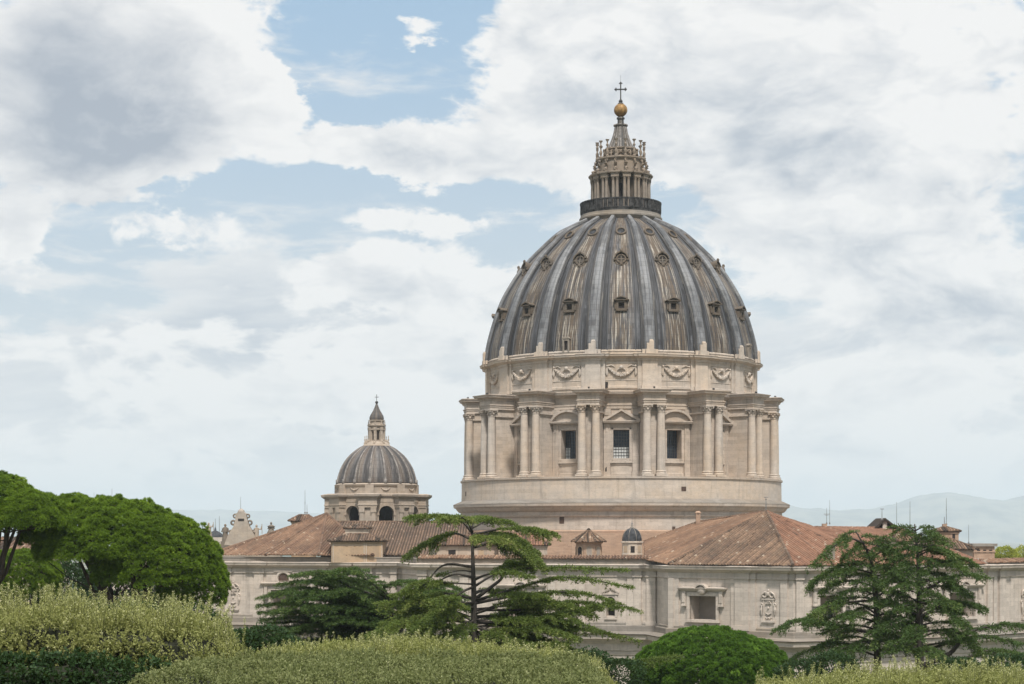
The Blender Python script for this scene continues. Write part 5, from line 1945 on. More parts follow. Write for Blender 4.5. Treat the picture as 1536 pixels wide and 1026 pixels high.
mm, T = new_mat('forested_mountain')
p = wpos(T)
finish(T, T.mix(T.mapr(T.noise(p, 0.004, 6, 0.65), 0.38, 0.62), (0.02, 0.035, 0.02), (0.17, 0.17, 0.12)), 0.95)
M['mountain'] = mm
mountains('mountains', 17600, [(1000, 800), (1100, 775), (1150, 762), (1180, 755), (1215, 762), (1260, 766), (1310, 765), (1345, 758), (1375, 747), (1413, 738.5), (1445, 741), (1475, 747), (1500, 750.5), (1520, 748),
                               (1560, 741), (1640, 748), (1800, 770), (2000, 800)], 3000, 1.3, 'mountain')
mountains('mountains', 21500, [(-400, 806), (-150, 790), (60, 782), (180, 771), (230, 766), (290, 764.5), (345, 766.5), (410, 766), (460, 770), (560, 778), (700, 772), (820, 782), (1000, 806)], 2500, 7.7, 'mountain')

# ------------------------------------------------------------------ masts and other buildings
def antenna(px, py0, py1, Y, label, arms=(), r=0.05, guys=False):
    x = xat(px, Y)
    z0, z1 = zat(py1, Y), zat(py0, Y)
    c_ = MB()
    c_.tube([(0, 0, 0), (0, 0, (z1 - z0) * 0.6), (0, 0, z1 - z0)], [r, r * 0.8, r * 0.5], 6)
    for (t, w, th) in arms:
        zz = (z1 - z0) * t
        c_.tube([(-w, 0, zz), (w, 0, zz)], th, 5)
    c_.lathe([(r * 3, -0.05), (r * 3, 0.15), (r * 1.2, 0.3)], 8)
    o_ = c_.build('antenna', 'steel', None, False, (x, Y, z0))
    return tag(o_, label, 'antenna', 'thin masts on the roofs')


antenna(948, 745, 786.5, 270, 'thin lightning rod on top of the little lead-domed turret', r=0.035)
antenna(1149, 745, 768, 262, 'short pole with a T-shaped top on the peak of the choir roof', arms=((0.97, 0.32, 0.06), (0.82, 0.12, 0.05)), r=0.08)
antenna(1240, 762, 786, 281, 'short crossbar aerial on the small chimney right of the choir roof', arms=((0.62, 0.45, 0.04), (0.55, 0.3, 0.03)), r=0.045)
antenna(1244.5, 750, 786, 281.3, 'tall thin rod beside the crossbar aerial, right of the choir roof', r=0.035)
antenna(1323, 763, 780, 284, 'forked pole on the ridge of the open gable', arms=((0.97, 0.28, 0.06),), r=0.06)
antenna(1345, 753, 790, 288, 'thin mast just behind the right slope of the open gable', r=0.04)
antenna(1365, 752, 793, 290, 'tall mast rising behind the top of the right cedar', r=0.05)
antenna(1419.5, 747, 787, 274, 'tallest mast standing on the brick roof cabin at the right', r=0.05, arms=((0.55, 0.1, 0.03),))
antenna(1416.5, 775, 789, 274.3, 'stubby pole at the foot of the tallest mast', r=0.07)
antenna(1453, 787, 815, 276, 'slim rod on the tile roof below the brick cabin', r=0.04)
antenna(361, 745, 768, 453, 'thin rod on top of the stone clock gable', r=0.06)
antenna(457.5, 735, 770, 325, 'tall guyed mast on the little cabin behind the left roof', r=0.05, arms=((0.45, 0.15, 0.03),))
antenna(460.5, 757, 770, 325.4, 'short rod beside the guyed mast behind the left roof', r=0.05)
antenna(168, 733, 1134, 420, 'faint mast sticking up above the big pine crown', r=0.07)
antenna(141, 739, 1134, 420, 'fainter rod above the pine crown, left of the other mast', r=0.06)
antenna(323, 778, 800, 700, 'distant thin spire rod beside the far blue dome', r=0.12)
antenna(329, 774, 804, 700, 'taller distant rod right of the far blue dome', r=0.12)


def house(name, label, px0, px1, Y, depth, py_eave, py_ridge, wmat, rmat, windows=(), flat=False):
    x0, x1 = xat(px0, Y), xat(px1, Y)
    cx, w = (x0 + x1) / 2, (x1 - x0) / 2
    ze = zat(py_eave, Y)
    h = thing(name, label, 'building', (cx, Y + depth / 2, 0))
    hd = depth / 2
    c_ = MB()
    c_.box(-w, w, -hd, hd, -3, ze)
    c_.box(-w - 0.15, w + 0.15, -hd - 0.15, hd + 0.15, ze - 1.1, ze - 0.85)
    c_.build('wall', wmat, h)
    c_ = MB()
    if flat:
        c_.box(-w - 0.4, w + 0.4, -hd - 0.4, hd + 0.4, ze, ze + 0.5)
    else:
        zr = zat(py_ridge, Y + hd)
        q = [(-w - .6, -hd - .6, ze), (w + .6, -hd - .6, ze), (w + .6, hd + .6, ze), (-w - .6, hd + .6, ze), (-w * 0.6, 0, zr), (w * 0.6, 0, zr)]
        for f in ((0, 1, 5, 4), (1, 2, 5), (2, 3, 4, 5), (3, 0, 4)):
            tile_facet(c_, [q[k] for k in f], pitch=0.5, r=0.2)
    c_.build('roof', rmat, h)
    for (px, py, ww, hh) in windows:
        c_ = MB()
        x, z = xat(px, Y) - cx, zat(py, Y)
        c_.box(x - ww, x + ww, -hd - 0.06, -hd + 0.1, z - hh, z + hh)
        c_.build('window', 'void', h)
    return h


house('palazzo', 'pink flat-roofed palazzo with three small windows, beside the yellow-green trees', 1461, 1492, 330, 12, 819.5, 0, 'brick', 'ledge', [(1468, 827, .27, .30), (1477, 827, .27, .30), (1486, 827, .27, .30)], True)
house('tiled_house', 'house with a terracotta roof half hidden behind the left pines', -150, 62, 255, 16, 828, 806, 'plaster', 'tile', [(10, 850, .6, .9), (40, 850, .6, .9)])
# distant dome of another church, blue with distance
far = thing('distant_church', 'tiny far dome seen between the pine and the stone statues', 'church', (xat(323, 700), 700, 0))
c = MB()
c.box(-6, 6, -5, 5, -3, zat(806, 700))
c.build('wall', 'stone_body', far)
c = MB()
c.lathe([(3.0, zat(806, 700) - 1), (3.0, zat(803, 700)), (2.7, zat(801, 700)), (1.5, zat(797.5, 700)), (0.5, zat(796, 700)), (0.4, zat(794, 700)), (0.1, zat(790, 700))], 16)
c.build('roof', 'lead_plain', far, True)

# ------------------------------------------------------------------ haze: thin even air round everything
hz = MB()
hz.box(-27200, 27200, -16200, 27200, -12, 620)
hm = bpy.data.materials.new('thin_air')
hm.use_nodes = True
T = NT(hm.node_tree)
pv = T.n('ShaderNodeVolumePrincipled', None, Color=(0.80, 0.895, 0.985), Density=0.000095, Anisotropy=0.1)
o = T.n('ShaderNodeOutputMaterial')
T.t.links.new(pv.outputs[0], o.inputs['Volume'])
tag(hz.build('haze', hm), kind='stuff')

# ------------------------------------------------------------------ foliage
def unit(a):
    return a / np.maximum(np.linalg.norm(a, axis=-1, keepdims=True), 1e-9)


def leaf_mesh(name, mat, P, D, L, Wd, tint, parent=None, loc=None):
    """one small folded quad per leaf or needle spray"""
    N = len(P)
    D = unit(D)
    rnd = RNG.normal(size=(N, 3))
    S = unit(np.cross(D, rnd))
    L, Wd = L[:, None], Wd[:, None]
    V = np.empty((N, 4, 3), np.float32)
    V[:, 0] = P
    V[:, 1] = P + D * L * 0.45 + S * Wd
    V[:, 2] = P + D * L
    V[:, 3] = P + D * L * 0.45 - S * Wd
    me = bpy.data.meshes.new(name)
    me.vertices.add(4 * N)
    me.vertices.foreach_set('co', V.reshape(-1))
    me.loops.add(4 * N)
    me.loops.foreach_set('vertex_index', np.arange(4 * N, dtype=np.int32))
    me.polygons.add(N)
    me.polygons.foreach_set('loop_start', np.arange(0, 4 * N, 4, dtype=np.int32))
    me.polygons.foreach_set('loop_total', np.full(N, 4, dtype=np.int32))
    at_ = me.attributes.new('tint', 'FLOAT', 'POINT')
    at_.data.foreach_set('value', np.repeat(np.clip(tint, 0, 1).astype(np.float32), 4))
    me.materials.append(M[mat])
    me.update()
    me.validate()
    o = bpy.data.objects.new(name, me)
    COL.objects.link(o)
    if parent is not None:
        o.parent = parent
    if loc is not None:
        o.location = loc
    return o


def sphere_dirs(n):
    return unit(RNG.normal(size=(n, 3)))


def pine(name, label, px, Y, lobes, mat, puffs=200, tufts=34, needles=12, trunk_top=None, limbs=9, group=None, puff_r=0.62, tuft_r=0.2, under=0.15):
    """umbrella pine; lobes: (px, py, dY, rx, ry, rz) half-ellipsoids of the crown"""
    gx = xat(px, Y)
    gz = ground_z(gx, Y) - 0.4
    base = np.array([gx, Y, gz])
    t = thing(name, label, 'tree', tuple(base), group)
    C, Nn = [], []
    unders = [l[6] if len(l) > 6 else under for l in lobes]
    lobes = [l[:6] for l in lobes]
    areas = np.array([l[3] * l[4] for l in lobes])
    cnt = np.maximum(12, (puffs * areas / areas.sum()).astype(int))
    cents = []
    for (lx, ly, dy, rx, ry, rz), n, un in zip(lobes, cnt, unders):
        c = np.array([xat(lx, Y), Y + dy, zat(ly, Y)])
        cents.append(c)
        # even scatter over the upper half, a little below the rim too
        k = np.arange(n) + 0.5
        z = 1 - k / n * (1 + un)
        ph = k * 2.39996 + RNG.uniform(0, 6)
        s = np.sqrt(np.maximum(0.02, 1 - z * z))
        d = np.stack([s * np.cos(ph), s * np.sin(ph), z], 1)
        d += RNG.normal(size=d.shape) * 0.03
        rad = RNG.uniform(0.965, 1.02, (n, 1)) * np.array([1 + 0.05 * mnoise.noise(tuple(q * 3.1 + lx * 0.1)) for q in d])[:, None]
        p = c + d * rad * np.array([rx, ry, rz])
        nn = unit(d / np.array([rx, ry, rz]) + np.array([0, 0, 0.15]))
        C.append(p)
        Nn.append(nn)
    C, Nn = np.concatenate(C), np.concatenate(Nn)
    # drop puffs buried inside a neighbouring lobe
    keep = np.ones(len(C), bool)
    for (lx, ly, dy, rx, ry, rz), c in zip(lobes, cents):
        q = (C - c) / np.array([rx, ry, rz])
        keep &= ~((np.linalg.norm(q, axis=1) < 0.72) & (q[:, 2] > 0))
    C, Nn = C[keep], Nn[keep]
    n = len(C)
    pr = RNG.uniform(0.75, 1.25, (n, 1, 1)) * puff_r
    td = unit(sphere_dirs(n * tufts).reshape(n, tufts, 3) + Nn[:, None] * 0.95)
    T_ = C[:, None] + td * pr * np.array([1, 1, 0.8]) * RNG.uniform(0.75, 1.05, (n, tufts, 1))
    tn = unit(td + np.array([0, 0, 0.5]))
    ptint = RNG.normal(0, 0.15, (n, 1, 1))
    T_, tn = T_.reshape(-1, 3), tn.reshape(-1, 3)
    m = len(T_)
    nd = unit(sphere_dirs(m * needles).reshape(m, needles, 3) + tn[:, None] * 0.9)
    tt = RNG.normal(0.45, 0.14, (m, 1)) + np.repeat(ptint.reshape(-1), tufts)[:, None]
    tint = (tt + RNG.normal(0, 0.12, (m, needles))).reshape(-1)
    P = np.repeat(T_, needles, 0) - nd.reshape(-1, 3) * 0.03
    nl = m * needles
    leaf_mesh('crown', mat, P - base, nd.reshape(-1, 3), RNG.uniform(0.75, 1.2, nl) * tuft_r, RNG.uniform(0.012, 0.020, nl), tint, t)
    # trunk and spreading limbs
    mb_ = MB()
    cc = np.mean(cents, 0)
    zl = min(l[2] for l in cents)
    fork = np.array([gx + (cc[0] - gx) * 0.35, Y, zl - max(2.2, 0.30 * (zl - gz))])
    wob = RNG.normal(0, 0.12, (4, 2))
    tp = [base + (fork - base) * f + np.array([wob[i, 0], wob[i, 1], 0]) * (0 < f < 1) for i, f in enumerate((0, 0.35, 0.7, 1.0))]
    mb_.tube([tuple(p - base) for p in tp], [0.36, 0.31, 0.28, 0.26], 10)
    order = RNG.permutation(len(C))
    ends = []
    for k in range(limbs):
        li = k % len(cents)
        l = lobes[li]
        a = 2 * PI * (k * 0.618 + RNG.uniform(0, 0.1))
        rr = RNG.uniform(0.35, 0.75)
        e = cents[li] + np.array([l[3] * rr * math.cos(a), l[4] * rr * math.sin(a), l[5] * 0.55])
        st = tp[-1] - np.array([0, 0, RNG.uniform(0, 1.2)])
        md = st + (e - st) * 0.45 + np.array([0, 0, -0.08 * np.linalg.norm(e - st)]) + RNG.normal(0, 0.15, 3)
        md2 = st + (e - st) * 0.75 + RNG.normal(0, 0.15, 3)
        mb_.tube([tuple(q - base) for q in (st, md, md2, e)], [0.17, 0.13, 0.09, 0.045], 7)
        ends += [md, md2, e]
    ends = np.array(ends)
    for k in order[:limbs * 9]:
        c = C[k] - Nn[k] * 0.1
        j = np.argmin(np.linalg.norm(ends - c, axis=1) + 3.0 * (ends[:, 2] > c[2]))
        a = ends[j]
        if np.linalg.norm(c - a) > 4.5:
            continue
        mb_.tube([tuple(a - base), tuple((a + c) / 2 + RNG.normal(0, 0.12, 3) - base - np.array([0, 0, 0.12])), tuple(c - base)], [0.055, 0.04, 0.02], 5)
    mb_.build('trunk', 'bark_pine', t, True)
    return t


def catmull(pts, step):
    P = [np.array(p, float) for p in pts]
    L = sum(np.linalg.norm(P[i + 1] - P[i]) for i in range(len(P) - 1))
    n = max(4, int(L / step))
    return np.array(spline(P, n))


def cedar(name, label, px, Y, trunk, limbs, mat, group=None, width=1.3, dens=1.0, droop=0.35, r0=0.30, sprig=5, drip=0.35, leafL=0.17, leafW=0.026, shoot=0.3, t_start=0.28):
    """layered cedar: trunk (px,py) list bottom to top; limbs: lists of (px, py, dY), each carrying a flat spray of branchlets"""
    gx = xat(px, Y)
    gz = ground_z(gx, Y) - 0.4
    base = np.array([gx, Y, gz])
    t = thing(name, label, 'tree', tuple(base), group)
    mb_ = MB()
    tp = [base] + [np.array(at(x, y, Y)) for x, y in trunk]
    tr = [r0 * (1 - 0.86 * i / (len(tp) - 1)) for i in range(len(tp))]
    sp_ = spline(tp, 24)
    mb_.tube([tuple(np.array(p) - base) for p in sp_], [r0 * (1 - 0.88 * (i / 24) ** 1.2) for i in range(25)], 9)
    P, D, Tn = [], [], []

    def spray(pos, dirv, n, spread, tint, up=0.25):
        d = unit(dirv + RNG.normal(size=(n, 3)) * spread + np.array([0, 0, up]))
        P.append(pos + RNG.normal(0, 0.03, (n, 3)))
        D.append(d)
        Tn.append(tint + RNG.normal(0, 0.16, n))

    for li, lm in enumerate(limbs):
        opts = {}
        if isinstance(lm, dict):
            opts, lm = lm, lm['p']
        w = opts.get('w', width)
        pts = [np.array(at(q[0], q[1], Y)) + np.array([(q[0] - 768) / K * q[2], q[2], 0]) if False else np.array([xat(q[0], Y + q[2]), Y + q[2], zat(q[1], Y + q[2])]) for q in lm]
        line = catmull(pts, 0.14)
        n = len(line)
        L = n * 0.14
        rr = opts.get('r', 0.03 + 0.011 * L)
        mb_.tube([tuple(p - base) for p in line[::2]], [max(0.014, rr * (1 - 0.9 * (i / max(1, len(line[::2]) - 1)))) for i in range(len(line[::2]))], 6)
        t0 = opts.get('t0', t_start)
        limb_t = RNG.normal(0, 0.10)
        for i in range(int(n * t0), n):
            f = i / (n - 1)
            if RNG.random() > dens * opts.get('dens', 1.0):
                continue
            ax = unit((line[min(i + 1, n - 1)] - line[max(i - 1, 0)])[None])[0]
            side = np.cross(ax, [0, 0, 1.0])
            side = side / (np.linalg.norm(side) + 1e-6)
            ft = max(0.0, (f - t0) / (1 - t0 + 1e-6))
            env = (0.35 + 0.65 * min(1, ft * 3.2)) * (1 - 0.72 * ft ** 2.2)
            # tufts sitting on the limb itself
            spray(line[i] + np.array([0, 0, 0.04]), ax * 0.6, sprig, 0.7, 0.5 + limb_t, 0.5)
            if i % 2:
                continue
            for s in (-1, 1):
                if RNG.random() < 0.10:
                    continue
                bl = w * env * RNG.uniform(0.30, 1.15)
                dirb = side * s * RNG.uniform(0.7, 1.0) + ax * RNG.uniform(0.35, 1.1)
                dirb /= np.linalg.norm(dirb)
                lat = np.cross(dirb, [0, 0, 1.0])
                m = max(2, int(bl / 0.12))
                k = np.arange(1, m + 1) / m
                lift = RNG.uniform(-0.10, 0.16)
                q = line[i] + dirb * (bl * k)[:, None]
                q[:, 2] += bl * (lift * k - droop * k ** 2.2)
                wig = RNG.normal(0, 0.03, 3)
                q += wig * np.sin(k * 5)[:, None]
                bt = limb_t + RNG.normal(0, 0.07)
                if bl > 0.5:
                    mb_.tube([tuple(line[i] - base), tuple(q[m // 2] - base - np.array([0, 0, .03])), tuple(q[-1] - base - np.array([0, 0, .03]))], [0.016, 0.011, 0.005], 4, cap=False)
                for j in range(m):
                    tb = 0.36 + 0.24 * k[j] + bt
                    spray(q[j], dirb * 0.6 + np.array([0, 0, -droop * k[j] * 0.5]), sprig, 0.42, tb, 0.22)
                    # side twigs lying in the same flat fan
                    tl = (0.10 + 0.34 * (1 - k[j])) * RNG.uniform(0.5, 1.1)
                    for s2 in (-1, 1):
                        td = lat * s2 * 0.8 + dirb * 0.6
                        for e in np.arange(0.07, tl, 0.085):
                            spray(q[j] + td * e - np.array([0, 0, 0.25 * e * e]), td * 0.7, max(2, sprig - 2), 0.42, tb + 0.05, 0.2)
                    if RNG.random() < drip * (0.3 + 0.7 * k[j]) * 0.35:
                        dl = RNG.uniform(0.10, shoot)
                        for z in np.arange(0.04, dl, 0.07):
                            spray(q[j] - np.array([0, 0, z]) + RNG.normal(0, 0.012, 3), np.array([0, 0, -0.8]), 3, 0.5, 0.52 + bt, -0.1)
        spray(line[-1], ax, sprig * 2, 0.5, 0.75, 0.1)
    P, D, Tn = np.concatenate(P), np.concatenate(D), np.concatenate(Tn)
    N = len(P)
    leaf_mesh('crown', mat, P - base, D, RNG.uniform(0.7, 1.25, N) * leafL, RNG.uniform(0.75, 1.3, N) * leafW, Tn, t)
    mb_.build('trunk', 'bark_cedar', t, True)
    return t


def hedge(name, label, x0, x1, y0, y1, top, zb_, mat, shoots, leaves=13, leafL=0.055, leafW=0.013, rise=0.10, tall=0, tall_h=(0.25, 0.6), front=True, bump=0.12, seed=0, tinge=0.45, cat='hedge', front_n=1.0):
    """clipped shrub mass: rosettes of leaves over an uneven surface, upright whips on top, light-blocking dark core inside"""
    cx, cy_ = (x0 + x1) / 2, (y0 + y1) / 2
    base = np.array([cx, cy_, zb_])
    t = thing(name, label, cat, tuple(base))
    nt = int(shoots * (x1 - x0) * (y1 - y0))

    def topz(x, y):
        z = np.array([top(a) for a in x])
        nz = np.array([mnoise.noise((a * 1.3 + seed, b_ * 1.3, 0.0)) + 0.5 * mnoise.noise((a * 3.1 + seed, b_ * 3.1, 4.0)) for a, b_ in zip(x, y)])
        ex = np.minimum(np.minimum(x - x0, x1 - x), np.minimum(y - y0, (y1 - y)))
        edge = np.clip(ex / 0.45, 0, 1)
        return z + nz * bump - 0.30 * (1 - edge) ** 2

    x, y = RNG.uniform(x0, x1, nt), RNG.uniform(y0, y1, nt)
    S = [np.stack([x, y, topz(x, y) - RNG.exponential(0.07, nt)], 1)]
    Dn = [np.tile([0, 0, 1.0], (nt, 1))]
    if front:
        hz_ = np.mean([top(a) for a in np.linspace(x0, x1, 9)]) - zb_
        for (axis, lim, nrm, a0, a1, s) in ((1, y0, (0, -1, .35), x0, x1, 1), (0, x1, (1, 0, .35), y0, y1, 1), (0, x0, (-1, 0, .35), y0, y1, 1)):
            n_ = int(shoots * front_n * (a1 - a0) * hz_)
            u = RNG.uniform(a0, a1, n_)
            if axis == 1:
                xx, yy = u, np.full(n_, lim)
            else:
                xx, yy = np.full(n_, lim), u
            zt_ = np.array([top(a) for a in xx]) - 0.25
            zz = zb_ + (zt_ - zb_) * RNG.random(n_) ** 0.8
            dd = np.array([mnoise.noise((a * 2.0 + seed, c_ * 2.0, b_ * 2.0)) for a, b_, c_ in zip(xx, yy, zz)]) * 0.16 + RNG.exponential(0.06, n_)
            q = np.stack([xx, yy, zz], 1) - np.array(nrm) * dd[:, None]
            S.append(q)
            Dn.append(np.tile(nrm, (n_, 1)))
    S, Dn = np.concatenate(S), np.concatenate(Dn)
    # hollows and thin spots where the shoots have died back
    hol = np.array([mnoise.noise((a * 1.9 + seed, b_ * 1.9, c_ * 2.6)) + 0.6 * mnoise.noise((a * 4.7, b_ * 4.7 + seed, c_ * 5.0)) for a, b_, c_ in S])
    keep = hol < RNG.normal(0.42, 0.10, len(S))
    S, Dn = S[keep], Dn[keep]
    n = len(S)
    sd = unit(Dn + RNG.normal(0, 0.35, (n, 3)) + np.array([0, 0, 0.5]))
    ln = RNG.uniform(0.4, 1.6, (n, 1)) * rise
    k = RNG.random((n, leaves))
    P = S[:, None] + sd[:, None] * (k * ln)[..., None]
    D = unit(unit(RNG.normal(size=(n, leaves, 3))) * 0.9 + sd[:, None] * 0.7)
    st = RNG.normal(tinge, 0.13, (n, 1))
    tint = st + RNG.normal(0, 0.12, (n, leaves)) + 0.18 * (k - 0.5)
    P, D, tint = [P.reshape(-1, 3)], [D.reshape(-1, 3)], [tint.reshape(-1)]
    LL = [RNG.uniform(0.65, 1.2, n * leaves) * leafL]
    mb_ = MB()
    if tall:
        clump = RNG.uniform(x0 + 0.1, x1 - 0.1, max(3, tall // 11))
        for i in range(tall):
            xx = RNG.choice(clump) + RNG.normal(0, 0.13) if RNG.random() < 0.7 else RNG.uniform(x0, x1)
            xx = float(np.clip(xx, x0, x1))
            yy = float(RNG.uniform(y0 + 0.2, y1 - 0.1))
            z = top(xx) - 0.1
            h = RNG.uniform(*tall_h) + 0.1
            ln_ = RNG.normal(0, 0.16, 2)
            m = int(h / 0.011)
            kk = np.linspace(0.1, 1, m)
            q = np.stack([xx + ln_[0] * h * kk ** 1.5, yy + ln_[1] * h * kk ** 1.5, z + h * kk], 1)
            ang = np.arange(m) * 2.4 + RNG.uniform(0, 6)
            d = np.stack([np.cos(ang), np.sin(ang), np.full(m, 0.75)], 1)
            P.append(q); D.append(d)
            tint.append(0.55 + 0.30 * kk + RNG.normal(0, 0.12, m))
            LL.append(leafL * RNG.uniform(0.7, 1.15, m) * (1.15 - 0.45 * kk))
            mb_.tube([tuple(q[0] - base), tuple(q[m // 2] - base), tuple(q[-1] - base)], [0.0045, 0.0035, 0.002], 3, cap=False)
    P, D, tint, LL = np.concatenate(P), np.concatenate(D), np.concatenate(tint), np.concatenate(LL)
    leaf_mesh('leaves', mat, P - base, D, LL, LL / leafL * leafW * RNG.uniform(0.8, 1.2, len(LL)), tint, t)
    # solid dark core, added to block light through the leaves
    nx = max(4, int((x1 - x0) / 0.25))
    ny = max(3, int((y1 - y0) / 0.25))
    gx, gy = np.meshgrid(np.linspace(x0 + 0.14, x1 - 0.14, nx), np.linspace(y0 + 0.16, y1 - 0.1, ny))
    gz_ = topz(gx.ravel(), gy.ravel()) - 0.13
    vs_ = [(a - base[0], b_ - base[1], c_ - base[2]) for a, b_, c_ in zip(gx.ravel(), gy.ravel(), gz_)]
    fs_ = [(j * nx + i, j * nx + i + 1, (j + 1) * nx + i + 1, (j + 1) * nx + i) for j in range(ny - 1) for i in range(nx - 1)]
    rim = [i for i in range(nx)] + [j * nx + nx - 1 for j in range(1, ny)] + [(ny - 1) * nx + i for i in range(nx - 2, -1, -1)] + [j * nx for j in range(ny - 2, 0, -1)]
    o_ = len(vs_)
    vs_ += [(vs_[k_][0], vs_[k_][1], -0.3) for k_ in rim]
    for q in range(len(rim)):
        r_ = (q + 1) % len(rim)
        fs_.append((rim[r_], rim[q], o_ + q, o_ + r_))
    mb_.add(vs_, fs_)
    mb_.build('twigs_and_core', 'twig_core', t)
    return t


# ---- umbrella pines
pine('umbrella_pine', 'big umbrella pine with a wide rounded crown, left of the clock gable', 205, 115,
     [(172, 830, 0, 4.7, 4.6, 3.25, .10), (240, 854, -0.6, 3.75, 3.8, 3.3, .25), (100, 806, .8, 2.9, 3.4, 2.45, .1), (292, 878, -0.3, 1.9, 2.4, 2.25, .5)], 'pine', 2500, 30, 13, limbs=18, puff_r=.30, tuft_r=.19,
     group='umbrella pines of the garden')
pine('umbrella_pine', 'tall umbrella pine cut by the left edge, its crown highest of the pines', -12, 112,
     [(-35, 782, 0.5, 3.9, 3.8, 2.85), (45, 790, -0.6, 2.3, 2.6, 2.0), (-130, 800, 0.5, 3, 3, 2.4)], 'pine', 1350, 30, 13, limbs=13, under=0.05, puff_r=.30, tuft_r=.19, group='umbrella pines of the garden')
pine('umbrella_pine', 'smaller pine in the shade below the tall left crown', 22, 132,
     [(30, 868, 0, 2.7, 2.4, 1.9), (-50, 880, 0.5, 2.6, 2.4, 1.8)], 'pine', 640, 28, 13, limbs=8, under=0.6, puff_r=.30, tuft_r=.19, group='umbrella pines of the garden')
pine('umbrella_pine', 'low bright green umbrella pine in front of the church wall, between the cedars', 1070, 122,
     [(1062, 1005, 0, 4.2, 4.2, 2.7), (1122, 1012, 0.3, 2.7, 3.2, 2.3), (995, 1014, 0.4, 1.9, 2.4, 2.05)], 'pine_young', 1900, 30, 13, limbs=10, under=0.35, puff_r=0.27, tuft_r=0.17, group='umbrella pines of the garden')

# ---- cedars
r_ = np.random.default_rng(5)
extra = []
for k in range(12):
    y = r_.uniform(855, 955)
    left = k % 2
    c_ = -r_.uniform(50, 125) if left else r_.uniform(70, 170)
    dz = r_.uniform(-4.5, 4.5)
    ye = y + r_.uniform(0, 30)
    extra.append({'p': [(711, y + r_.uniform(4, 26), 0), (711 + c_ * .35, y + r_.uniform(-8, 12), dz * .6), (711 + c_ * .72, (y + ye) / 2 - r_.uniform(0, 8), dz * .9), (711 + c_, ye, dz)], 't0': r_.uniform(.15, .35), 'w': r_.uniform(0.9, 1.6), 'r': r_.uniform(.04, .075)})
for k in range(11):
    y = 893 + k * 5.5 + r_.uniform(-4, 4)
    c_ = r_.uniform(90, 225) if k % 4 else -r_.uniform(80, 140)
    dz = r_.uniform(-4.5, 4.5)
    ye = y + r_.uniform(-4, 22)
    extra.append({'p': [(711, y + r_.uniform(4, 20), 0), (711 + c_ * .35, y + r_.uniform(-6, 10), dz * .6), (711 + c_ * .72, (y + ye) / 2 - r_.uniform(0, 8), dz * .9), (711 + c_, ye, dz)], 't0': r_.uniform(.12, .3), 'w': r_.uniform(0.9, 1.5), 'r': r_.uniform(.035, .06)})
